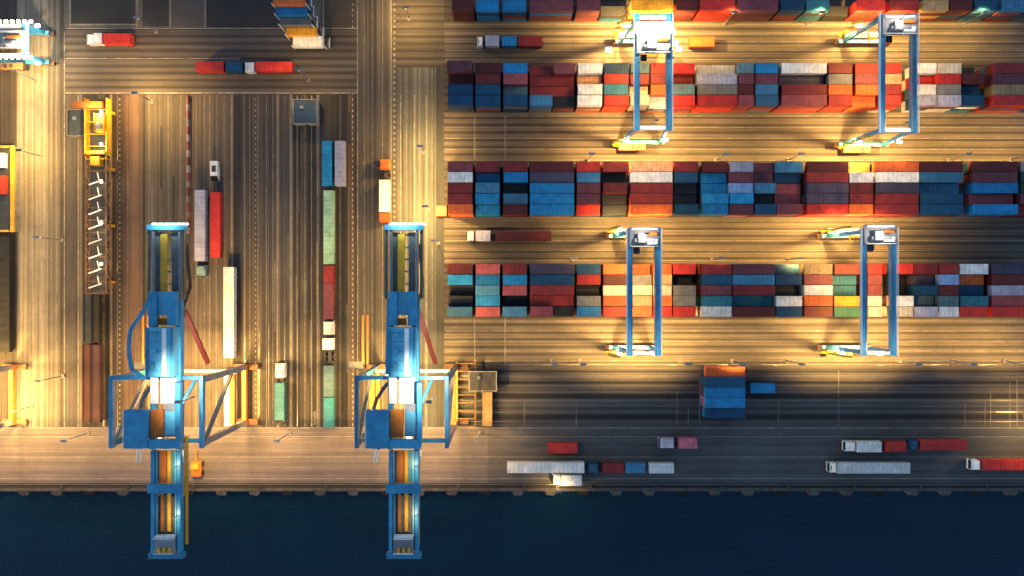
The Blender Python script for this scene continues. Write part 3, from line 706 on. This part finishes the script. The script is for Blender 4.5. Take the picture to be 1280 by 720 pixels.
    MB().box(bx0 - 0.05, bx0 + 0.5, mh0 + 0.2, mh1 - 0.2, H + 6.0, H + 6.2).build('roof_rim', 'crane_blue', m)
    MB().box(bx1 - 0.4, bx1 + 0.05, mh0 + 0.2, mh1 - 0.2, H + 6.0, H + 6.2).build('roof_rim', 'crane_blue', m)
    for k in range(5): MB().box(bx0 + 0.55, bm + 0.55, mh0 + 1.2 + k * 2.0, mh0 + 1.3 + k * 2.0, H + 6.003, H + 6.06).build('roof_seam', 'crane_blue', m)
    for k in range(3): MB().box(bm - 1.8, bm - 0.6, mh0 + 1.5 + k * 3.2, mh0 + 2.7 + k * 3.2, H + 6.0, H + 6.5).build('roof_vent', 'crane_pale_blue', m)
    # hoist cage just behind the machine house
    MB().box(bx0 - 0.15, bx0 + 1.6, mh1 + 0.3, yb1 + 2.0, H + 2.25, H + 4.2).build('winch_housing', 'crane_blue', r)
    MB().box(bx1 - 1.7, bx1 + 0.15, mh1 + 0.3, yb1 + 2.0, H + 2.25, H + 4.2).build('winch_housing', 'crane_blue', r)
    MB().box(bx0 + 1.65, bx1 - 1.75, mh1 + 2.5, yb1 + 2.0, H + 2.25, H + 3.4).build('winch_cover', 'crane_pale_blue', r)
    MB().box(bm - 1.2, bm + 0.6, mh1 + 0.4, mh1 + 1.8, H + 2.25, H + 3.0).build('winch_drum', 'crane_orange', r)
    # white lit deck before the apex frame
    w0, w1 = L(0, 503, H).y, L(0, 471, H).y
    MB().box(bm - 0.9, bx1 - 0.3, w0, w1, H + 2.25, H + 2.5).build('service_deck', 'crane_white', r)
    MB().box(bx0 - 0.3, bm - 1.4, w0, w1, H + 2.25, H + 2.45).build('service_deck', 'crane_white', r)
    # apex platform: U-shaped box round the boom hinge
    h2 = 42.0
    q0, q1 = L(157, 560, h2), L(186, 512, h2)
    MB().box(q0.x, q1.x, q0.y, q1.y, h2 - 1.0, h2 + 1.0).build('apex_platform', 'crane_blue', r)
    q2, q3 = L(186.4, 560, h2), L(226, 549, h2)
    MB().box(q2.x, q3.x, q2.y, q3.y, h2 - 0.9, h2 + 0.9).build('apex_crossbar', 'crane_blue', r)
    q4, q5 = L(221, 548.6, h2), L(227, 478, h2)
    MB().box(q4.x, q5.x, q4.y, q5.y, h2 - 0.8, h2 + 1.0).build('apex_post', 'crane_blue', r)
    q6, q7 = L(187, 548, h2), L(203, 513, h2)
    MB().box(q6.x, q7.x, q6.y, q7.y, h2 - 2.0, h2 - 0.6).build('hinge_housing', 'crane_orange', r)
    q8, q9 = L(205, 546, h2), L(220.5, 505, h2)
    MB().box(q8.x, q9.x, q8.y, q9.y, h2 - 1.6, h2 - 0.1).build('operator_cabin', 'steel_grey', r)
    MB().box(q8.x + 0.3, q9.x - 0.3, q8.y + 0.4, q9.y - 1.6, h2 - 0.1, h2 - 0.03).build('cabin_window', 'crane_pale_blue', r)
    MB().handrail((q0.x + .1, q0.y, h2 + 1), (q0.x + .1, q1.y, h2 + 1)).build('handrail', 'crane_white', r)
    # curved stair down from the platform and the bent pipe beside the rear girder
    mb = MB(); pts = [L(191, 374, H), L(190, 420, H), L(189, 468, H)] if bs else [L(188, 373, H), L(180, 388, H), L(163, 413, H), L(161, 440, H), L(165, 462, H), L(178, 471, H)]
    for a, b in zip(pts, pts[1:]): mb.beam(a, b, 0.75)
    mb.build('bent_boom_stay', 'crane_blue', r)
    mb = MB(); pts = [L(198, 474, 36), L(188, 484, 36), L(178, 500, 36), L(174, 514, 36)]
    for a, b in zip(pts, pts[1:]): mb.beam(a, b, 0.8, 0.3)
    mb.build('stair', 'steel_grey', r)
    mb = MB(); pts = [L(233, 305, 35), L(238, 358, 35), L(226, 395, 35), L(225, 412, 35)]
    for a, b in zip(pts, pts[1:]): mb.beam(a, b, 0.6)
    mb.build('back_stay', 'rust_brown', r)
    MB().beam(L(231, 388, 36), L(260, 454, 30), 0.9).build('rear_brace', 'crane_red', r)
    MB().beam(L(246, 472, 38), L(226, 508, 41), 0.6).build('apex_brace', 'crane_blue', r)
    MB().beam(L(228, 404, 33), L(228, 470, 33), 0.5).build('service_pipe', 'crane_orange', r)
    for px in (229, 233.5): MB().beam(L(px, 545, 34), L(px, 620 + (px > 230) * 60, 34), 0.55).build('festoon_beam', 'crane_yellow', r)
    # orange equipment floor under the rear girder, red access platform
    for px in (179, 185): MB().beam(L(px, 394, 22), L(px, 455, 22), 0.35).build('ladder_rail', 'crane_orange', r)
    MB().box(L(168, 0, 16).x, L(186, 0, 16).x, L(0, 461, 16).y, L(0, 452, 16).y, 15.6, 16.0).build('lower_platform', 'grating', r)
    # tip: end beam, sheave house
    MB().box(bx0 - 0.9, bx1 + 0.9, yt - 0.6, yt + 0.5, H - 0.3, H + 2.1).build('boom_tip_beam', 'crane_blue', r)
    sh = MB().box(bx0 + 0.75, bx1 - 0.65, yt + 0.9, yt + 4.0, H + 1.3, H + 2.9).build('sheave_house', 'steel_grey', r)
    mb = MB()
    for k in range(3):
        mb.tube((bm - 1.2 + k * 1.1, yt + 1.5, H + 3.2), (bm - 0.7 + k * 1.1, yt + 1.5, H + 3.2), 0.55, 12)
    mb.build('sheave', 'crane_yellow', sh)
    mb = MB()
    mb.handrail((bx0 + 0.8, yt + 0.9, H + 2.9), (bx1 - 0.7, yt + 0.9, H + 2.9), step=1.2).handrail((bx0 + 0.8, yt + 4.0, H + 2.9), (bx1 - 0.7, yt + 4.0, H + 2.9), step=1.2)
    mb.build('handrail', 'crane_white', sh)
    MB().box(bx0 + 0.8, bx1 - 0.7, yt + 4.05, yt + 4.5, H + 1.5, H + 3.0).build('tip_screen', 'crane_white', sh)
    for yy in (yt + 8.5, yt + 19):
        MB().beam((bx1 - 0.3, yy, H + 2.0), (bx1 - 0.3, yy, H + 4.6), 0.14).build('lamp_post', 'steel_grey', r)
        spot((bx1 - 0.7, yy, H + 4.6), 260, r, (1, 0.75, 0.4), cone=130)
    # trolley above the quay edge
    ty = L(0, 608, H).y
    MB().box(bx0 - 0.9, bx1 + 0.9, ty - 1.0, ty + 1.0, H + 2.05, H + 2.6).build('trolley', 'crane_blue', r)
    # hangers beside the hinge
    for px in (172, 176, 229): MB().beam(L(px, 562, 40), L(px, 578, 38), 0.28).build('hanger', 'crane_white', r)
    for px, py in ((200, 470), (225, 470), (200, 545), (226, 545)):
        q = L(px, py, 31); MB().box(q.x - 0.5, q.x + 0.5, q.y - 0.4, q.y + 0.4, 31.6, 32.1).build('floodlight', 'lamp_warm', r)
        spot((q.x, q.y, 31.3), 14500, r, cone=118, aim=(0, 0.3, -1))
    for sx in (-1, 1):
        for y, pw, ay in ((yl - 1.5, 2000 if bs and sx > 0 else 7500, -0.3), (yw + 3, 2600, 0.15)): spot((xo + sx * (hx - 1.2), y, 12.6), pw, r, (1, 0.55, 0.14), cone=150, size=0.2, aim=(0, ay, -1))
    q = L(212, 500, H + 9.5)
    MB().beam((q.x + 3, q.y, H + 2), (q.x + 3, q.y, H + 13), 0.25).build('lamp_mast', 'steel_grey', r)
    MB().box(q.x + 2.2, q.x + 3.4, q.y - 0.3, q.y + 0.3, H + 13, H + 13.3).build('mast_lamp', 'steel_grey', r)
    spot((q.x + 2.6, q.y + 3, H + 12.8), 5200, r, (1, 0.9, 0.7), cone=110)
    return r
sts('blue ship crane with boom over the water, left one with orange boom', 0)
sts('blue ship crane between the left yard and the container blocks', 306 * S * (1 - 38 / D), -11)
sts('ship crane at the left picture edge, only its leg in view', -57.5)

# ------------------------------------------------------------------ light masts, added to carry lamps over the pools of light
MG = 'added lighting masts along the lanes'
def mast(px, py, power, label, h=14.0, cone=155, colr=WARM, aim=(0, 0, -1)):
    p = P(px, py); r = thing('added_light_mast', label, 'added light mast', p, 0, MG)
    MB().tube((0, 0, 0), (0, 0, h), 0.17, 10, 0.09).build('pole', 'steel_grey', r)
    MB().box(-0.4, 0.4, -0.4, 0.4, 0, 0.5).build('base', 'concrete', r)
    hd = MB().box(-0.75, 0.75, -0.28, 0.28, h, h + 0.22).build('lamp_head', 'steel_grey', r)
    MB().box(-0.7, 0.7, -0.24, 0.24, h - 0.12, h - 0.004).build('lamp_glass', 'lamp_warm', hd)
    spot((0, 0, h - 0.4), power, r, colr, cone, aim=aim)
mast(44, 100, 10500, 'added lighting mast on the far left road under the cut gantry', h=11)
mast(50, 195, 10500, 'added lighting mast on the far left road beside the yellow building', h=11)
mast(78, 300, 2500, 'added lighting mast between far left road and conveyor truss')
mast(40, 508, 10000, 'added lighting mast by the foot of the cut ship crane', h=10)
mast(79, 470, 3000, 'added lighting mast right of the far left road near the apron')
mast(190, 127, 13500, 'added lighting mast at the bright top of the left yard road', h=12)
mast(386, 101, 3600, 'added lighting mast on the top road right of the lorries')
mast(196, 40, 800, 'added lighting mast among the dark parking pads')
mast(512, 24, 8000, 'added lighting mast left of the topmost container block', h=11)
mast(530, 190, 9500, 'added lighting mast on the strip left of the middle block, upper one', h=11)
mast(536, 262, 14000, 'added lighting mast on the strip left of the middle block, lower one', h=11)
mast(548, 304, 5000, 'added lighting mast at the left end of the lower block')
LANE_MASTS = [  # lane by lane: x, y, power, aim north or south, words
 (905, 31, 2600, -0.25, 'below the red column of the topmost block'), (1010, 31, 4200, -0.25, 'below the teal column of the topmost block'), (1205, 31, 6500, -0.25, 'below the dark maroon column of the topmost block'),
 (735, 200, 2400, 0.3, 'above the red topped column of the middle block'), (895, 200, 5000, 0.3, 'above the cyan column of the middle block'), (985, 200, 5000, 0.3, 'above the steel blue topped column of the middle block'), (1185, 200, 6500, 0.3, 'above the long steel blue column of the middle block'), (1262, 200, 8000, 0.3, 'above the plum and blue column of the middle block'),
 (890, 324, 5000, 0.3, 'above the maroon and white column of the lower block'), (985, 324, 7000, 0.3, 'above the navy column of the lower block'), (715, 324, 1600, 0.3, 'above the indigo column of the lower block'),
 (690, 451, 2400, 0.45, 'by the rail tracks, leftmost of that row'), (725, 451, 3600, 0.45, 'by the rail tracks, just left of the lower left gantry'), (850, 451, 6500, 0.45, 'by the rail tracks, first one right of the lower left gantry'), (915, 451, 6500, 0.45, 'by the rail tracks above the small container stack'), (985, 451, 6500, 0.45, 'by the rail tracks, last one before the lower right gantry'),
 (1125, 451, 6500, 0.45, 'by the rail tracks, first one right of the lower right gantry'), (1190, 451, 7000, 0.45, 'by the rail tracks, second one right of the lower right gantry'), (1255, 451, 10500, 0.45, 'by the rail tracks, nearest the right picture edge')]
for x, y, pw, ay, lab in LANE_MASTS: mast(x, y, pw * 0.88, 'added lighting mast ' + lab, h=12.0, cone=128 if ay == 0.45 else 132, aim=(0, 0.85 if ay == 0.45 else ay, -1))
mast(1281, 520, 6000, 'added lighting mast on the apron at the right edge', h=11)
mast(697, 608.5, 1600, 'small added lighting mast at the quay edge by the white box truck', h=6)
mast(600, 541, 1600, 'added lighting mast beside the yellow stair tower on the quay')
mast(362, 541, 5500, 'added lighting mast between the two ship cranes')
mast(110, 541, 6500, 'added lighting mast left of the ship crane on the apron')

# ------------------------------------------------------------------ remaining yard things
# conveyor truss, painted yellow where it glows
p = P(119.5, 245, 5.8); r = thing('conveyor_truss', 'long yellow lit lattice conveyor in the left yard', 'conveyor', (p.x, p.y, 0))
tw, tl = 2.5, 24.0
for y0, n, nm, mt in ((-tl, 11, 'lower_lattice', 'rust_brown'), (-tl + 33.0, 5, 'upper_lattice', 'crane_yellow')):  # one truss: lamp glow painted in as yellow, unlit rest brown
    mb = MB()
    for sx in (-1, 1):
        for z in (3.2, 5.6): mb.beam((sx * tw, y0 + 0.01, z), (sx * tw, y0 + n * 3.0 - 0.01, z), 0.2)
    for k in range(n):
        y = y0 + k * 3.0 + 0.15
        for sx in (-1, 1):
            mb.beam((sx * tw, y, 3.2), (sx * tw, y, 5.6), 0.2)
            mb.beam((sx * tw, y, 3.2 if k % 2 else 5.6), (sx * tw, y + 2.8, 5.6 if k % 2 else 3.2), 0.16)
        mb.beam((-tw, y, 5.7), (tw, y, 5.7), 0.16)
    mb.build(nm, mt, r)
MB().box(-2.1, 2.1, -tl, tl, 3.5, 3.8).build('belt', 'dark_steel', r)
for i in range(4):
    y = -tl + 3 + i * 14
    MB().box(-tw - 0.1, tw + 0.1, y - 0.3, y + 0.3, 0, 3.1).build('support', 'crane_yellow', r)
for k in range(8):
    y = -tl + 1.5 + k * 3.6; mb = MB().beam((-1.6, y, 6.0), (1.7, y + 1.1, 6.4), 0.26, 0.2)
    mb.beam((1.0, y + 0.9, 6.1), (0.6, y + 3.0, 6.2), 0.2).build('roller_guard', 'crane_white', r)  # zigzag painted white for the lamplight on it
for sx in (-1, 1): MB().box(sx * 2.7 - 0.08, sx * 2.7 + 0.08, 10, tl, 3.0, 5.9).build('side_cladding', 'crane_yellow', r)
MB().box(-1.0, 1.2, 7.5, 9.6, 3.82, 6.6).build('drive_house', 'crane_yellow', r)
MB().box(0.5, 2.4, 15.5, 20.0, 5.85, 7.0).build('head_house', 'crane_yellow', r)
MB().box(-5.6, 1.9, 21.4, 23.0, 5.85, 6.8).build('drive_cover', 'crane_orange', r)
MB().box(-2.4, 2.4, 10.2, 11.0, 5.85, 6.6).build('cross_platform', 'crane_yellow', r)
MB().box(0.9, 2.0, 16.2, 17.6, 7.003, 7.8).build('motor', 'steel_grey', r)
MB().handrail((0.5, 15.6, 7.0), (0.5, 19.9, 7.0), step=1.2).build('handrail', 'crane_yellow', r)
for k, y in enumerate((20, 12, 3, -7, -17)):
    MB().box(1.9, 2.4, y, y + 0.7, 7.6, 7.9).build('work_lamp', 'lamp_warm', r); 
    spot((0.6, y, 9.5), 1500 if y > 10 else 420, r, (1, 0.7, 0.3), cone=150)
    MB().beam((2.2, y + 0.3, 5.7), (2.2, y + 0.3, 9.6), 0.12).build('lamp_arm', 'steel_grey', r)
# flat roofed hut beside it
def hut(px0, py0, px1, py1, h, roof, label, wallm='concrete'):
    a, b = P(px0, py1, h), P(px1, py0, h); c = (a + b) / 2; hx, hy = (b.x - a.x) / 2, (b.y - a.y) / 2
    r = thing('flat_roofed_hut', label, 'building', (c.x, c.y, 0))
    MB().box(-hx + 0.15, hx - 0.15, -hy + 0.15, hy - 0.15, 0, h - 0.3).build('wall', wallm, r)
    rf = MB().box(-hx, hx, -hy, hy, h - 0.3, h).build('roof', roof, r)
    mb = MB()
    for x0, x1, y0, y1 in ((-hx, hx, -hy, -hy + 0.15), (-hx, hx, hy - 0.15, hy), (-hx, -hx + 0.15, -hy + 0.15, hy - 0.15), (hx - 0.15, hx, -hy + 0.15, hy - 0.15)): mb.box(x0, x1, y0, y1, h + 0.003, h + 0.25)
    mb.build('parapet', 'concrete', rf)
    MB().box(-hx * 0.4, -hx * 0.4 + 0.8, hy * 0.2, hy * 0.2 + 0.8, h + 0.003, h + 0.5).build('roof_vent', 'steel_grey', rf)
    MB().box(-0.5, 0.5, -hy + 0.1, -hy + 0.148, 0.02, 2.1).build('door', 'dark_steel', r)
hut(84, 137, 109, 170, 4.0, 'roof_slate', 'dark flat roofed hut beside the yellow conveyor')
hut(366, 124, 397, 155, 3.5, 'roof_navy', 'navy flat roofed hut at the top of the left yard')
hut(586, 464, 621, 489, 4.0, 'dark_steel', 'dark flat roofed hut by the yellow stair tower')
# rail wagons
def wagon(px0, py0, px1, py1, k, label):
    a, b = P(px0, py1, 3), P(px1, py0, 3); c = (a + b) / 2; hx, hy = (b.x - a.x) / 2, (b.y - a.y) / 2
    r = thing('rail_wagon', label, 'wagon', (c.x, c.y, 0), 0, 'rail wagons parked in the left yard')
    b = MB().box(-hx, hx, -hy, hy, 1.1, 2.9)
    for sx in (-1, 1): b.box(sx * (hx - 0.08) - 0.08, sx * (hx - 0.08) + 0.08, -hy, hy, 2.9, 3.2)
    for i in range(int(hy * 2 / 2)): b.box(-hx + 0.16, hx - 0.16, -hy + 0.5 + i * 2, -hy + 0.65 + i * 2, 2.9, 3.0)
    b.build('body', 'wagon_' + k, r)
    MB().box(-hx * 0.2, hx * 0.2, -hy - 0.5, -hy - 0.002, 0.9, 1.3).build('coupling', 'dark_steel', r)
    for y in (-hy + 1.5, hy - 1.5):
        for sx in (-1, 1): MB().tube((sx * hx * 0.62 - 0.1, y, 0.55), (sx * hx * 0.62 + 0.1, y, 0.55), 0.5, 12).build('wheel', 'rail_steel', r)
wagon(104, 368, 114, 428, 'n', 'narrow navy wagon below the conveyor')
wagon(115, 368, 124, 428, 'k', 'narrow black wagon below the conveyor')
wagon(103, 431, 113, 528, 'd', 'left dark maroon wagon near the apron')
wagon(114, 431, 125, 528, 'p', 'plum wagon beside the maroon one near the apron')
# row of red and white barriers
for i in range(18):
    y = 121 + i * 9.6
    p = P(235.5, y + 4)
    mb = MB().hexa([(-0.5, -0.88, 0.02), (0.5, -0.88, 0.02), (0.5, 0.88, 0.02), (-0.5, 0.88, 0.02), (-0.14, -0.88, 0.9), (0.14, -0.88, 0.9), (0.14, 0.88, 0.9), (-0.14, 0.88, 0.9)])
    red = i % 2 == 0
    o = mb.build('traffic_barrier', 'barrier_red' if red else 'barrier_white'); o.location = (p.x, p.y, 0)
    tag(o, f"{'red' if red else 'white'} road barrier, {ORD[i // 2 + 1]} {'red' if red else 'white'} one from the top of the yard row", 'barrier', 'red and white barriers in the yard')
# stepped rack of boxes at the top
rows = [(385, 51.5, 'w', 1), (377, 37.5, 'y', 2), (369, 24.5, 'g', 3), (364, 11.5, 'b', 4), (361, -1.5, 'o', 5)]   # centre, rising floor by floor away from the road
p = P(385, 30); r = thing('stepped_box_rack', 'stepped steel rack rising row by row at the top picture edge', 'rack', (p.x, p.y, 0))
for px, py, k, n in rows:
    z = 0.4 + (n - 1) * 3.0 + (0.8 if n == 1 else 0); q = P(px, py, z + CH)
    lx, ly = q.x - p.x, q.y - p.y
    MB().box(lx - 3.9, lx + 3.9, ly - 1.25, ly + 1.25, z - 0.25, z - 0.003).build('floor', 'dark_steel', r)
    for sx in (-1, 1):
        for sy in (-1, 1): MB().box(lx + sx * 3.75 - 0.12, lx + sx * 3.75 + 0.12, ly + sy * 1.1 - 0.12, ly + sy * 1.1 + 0.12, 0, z - 0.253).build('post', 'steel_grey', r)
        MB().box(lx + sx * 4.0 - 0.08, lx + sx * 4.0 + 0.08, ly - 1.2, ly - 1.05, 0, z + 2.9).build('stair_post', 'crane_white', r)
    for e in range(3): MB().beam((lx + 4.1, ly - 1.1 + 0.02 * e, z * e / 3), (lx + 5.0, ly + 1.1, z * (e + 1) / 3 + 0.2), 0.14).build('bracing', 'steel_grey', r)
    MB().handrail((lx + 5.0, ly - 1.2, z), (lx + 5.0, ly + 1.2, z), step=1.2).build('handrail', 'crane_white', r)
    MB().box(lx + 4.15, lx + 5.05, ly - 1.2, ly + 1.2, z - 0.2, z - 0.1).build('walkway', 'grating', r)
    container(7.3, k, (q.x - 0.1, q.y, z), 0, f"{CC[k][0]} container on the {ORD[n]} step of the rack at the top edge", 'containers on the stepped rack')
# yellow stair tower on the quay
p = P(583, 492); r = thing('stair_tower', 'yellow ladder-like access gantry beside the second ship crane', 'stair tower', (p.x, p.y, 0))
for sx, nm in ((-1, 0), (1, 0)):
    MB().box(sx * 2.3 - 0.16, sx * 2.3 + 0.16, -8.2, 8.2, 3.0, 3.4).build('side_rail', 'ladder_yellow', r)
    for y in (-7.8, 0, 7.8): MB().box(sx * 2.3 - 0.14, sx * 2.3 + 0.14, y - 0.14, y + 0.14, 0, 2.98).build('leg', 'ladder_yellow', r)
for k in range(9): MB().box(-2.1, 2.1, -7.8 + k * 1.95 - 0.14, -7.8 + k * 1.95 + 0.14, 3.05, 3.3).build('rung', 'ladder_yellow', r)
q = P(609, 512, 2.5)
pbox(601, 490, 617, 533, 'a', 'tan box standing in for an orange-lit patch beside the yellow access gantry', along='y')  # added box whose colour stands for an orange lamplit patch
# gantry and yellow house cut by the left edge
r, hx_, hy_, H_ = yard_gantry('gantry crane with bright lamps cut by the left picture edge', -14, 30, 28, 72, 0.5, 10.0)
for sy in (-1, 1):
    for k in range(7): MB().box(-hx_ + 1 + k * 1.5, -hx_ + 1.7 + k * 1.5, sy * (hy_ + 0.1) - 0.3, sy * (hy_ + 0.1) + 0.3, 10.3, 10.7).build('bank_lamp', 'lamp_warm', r)
spot((hx_ + 2.6, -2, 13.5), 4000, r, (1, 0.8, 0.5), cone=170)
a, b = P(-40, 290, 3.4), P(18, 182, 3.4); c = (a + b) / 2; hx, hy = (b.x - a.x) / 2, (b.y - a.y) / 2
r = thing('yellow_workshop', 'yellow framed workshop at the left picture edge', 'building', (c.x, c.y, 0))
MB().box(-hx + 0.2, hx - 0.2, -hy + 0.2, hy - 0.2, 0, 3.0).build('wall', 'concrete', r)
rf = MB().box(-hx + 0.6, hx - 1.4, -hy + 0.6, hy - 0.6, 3.01, 3.3).build('roof', 'roof_slate', r)
mb = MB().box(hx - 0.9, hx, -hy, hy, 3.01, 3.6).box(-hx, hx - 1.3, -hy, -hy + 0.5, 3.01, 3.6).box(-hx, hx - 1.3, hy - 0.5, hy, 3.01, 3.6); mb.build('roof_frame', 'crane_yellow', rf)
MB().box(hx - 4.0, hx - 1.8, hy - 5.5, hy - 2.0, 3.3, 4.6).build('skylight', 'crane_white', rf)
MB().box(hx - 3.4, hx - 1.6, hy - 12, hy - 7.5, 3.3, 4.4).build('roof_unit', 'crane_red', rf)
wagon(-12, 296, 12, 440, 'k', 'wide black wagon at the left picture edge')

# bollards and fenders on the quay
for i in range(33):
    x = -12 + i * 41.2
    p = P(x, 607.8)
    o = MB().box(-1.3, 1.3, -0.75, 0.0, -2.6, -0.1).box(-1.0, 1.0, -1.15, -0.752, -2.4, -0.35).build('quay_fender', 'dark_concrete' if i % 3 else 'rubber'); o.location = (p.x, QE - 0.36, 0.05)
    tag(o, 'dark block fender on the quay wall above the water', 'fender', 'fenders along the quay wall')
for i in range(17):
    p = P(-4 + i * 82.4, 608)
    o = MB().tube((0, 0, 0.02), (0, 0, 0.55), 0.3, 12, 0.24).tube((0, 0, 0.552), (0, 0, 0.75), 0.45, 12).build('bollard', 'dark_steel'); o.location = p
    tag(o, 'dark mooring bollard standing on the quay edge', 'bollard', 'bollards along the quay edge')
# small orange loader by the left ship crane
p = P(245, 583, 2); r = thing('orange_loader', 'small orange loader beside the left ship crane boom', 'loader', (p.x, p.y, 0))
MB().box(-1.2, 1.2, -2.6, 1.2, 0.7, 2.0).build('body', 'crane_orange', r)
MB().box(-0.9, 0.9, -0.6, 0.9, 2.0, 3.2).build('cab', 'crane_yellow', r)
MB().box(-0.2, 0.2, 1.2, 4.2, 1.5, 1.9).build('boom_arm', 'crane_orange', r)
for sx in (-1, 1):
    for y in (-1.8, 0.6): MB().tube((sx * 1.25 - 0.18, y, 0.6), (sx * 1.25 + 0.18, y, 0.6), 0.6, 12).build('wheel', 'rubber', r)

# ------------------------------------------------------------------ sky, sun, camera
wd = bpy.data.worlds.new('World'); scene.world = wd; wd.use_nodes = True
nt = wd.node_tree; bg = nt.nodes['Background']
sky = nt.nodes.new('ShaderNodeTexSky'); sky.sky_type = 'NISHITA'; sky.sun_disc = False
sky.sun_elevation = R(12.0); sky.sun_rotation = R(250); sky.ozone_density = 1.5; sky.air_density = 1.0; sky.dust_density = 0.3
nt.links.new(sky.outputs[0], bg.inputs['Color']); bg.inputs['Strength'].default_value = 0.15
sl = bpy.data.lights.new('sun', 'SUN'); sl.energy = 0.03; sl.angle = R(0.5); sl.color = (1, 0.8, 0.6)
so = bpy.data.objects.new('sun', sl); col.objects.link(so)
el, rot = R(12.0), R(250)
dirv = Vector((math.sin(rot) * math.cos(el), math.cos(rot) * math.cos(el), math.sin(el)))
so.rotation_euler = (-dirv).to_track_quat('-Z', 'Y').to_euler(); so.location = (0, 0, 150)

cam = bpy.data.cameras.new('camera'); cam.sensor_width = 36; cam.lens = 36 * D / (1280 * S); cam.clip_end = 3000; cam.clip_start = 1
co = bpy.data.objects.new('camera', cam); col.objects.link(co); co.location = (0, 0, D); scene.camera = co
vs = scene.view_settings; vs.view_transform = 'Standard'; vs.look = 'None'; vs.exposure = 0.85; vs.gamma = 1; vs.use_curve_mapping = False
scene.cycles.use_denoising = True
scene.cycles.max_bounces = 5
scene.cycles.sample_clamp_indirect = 6
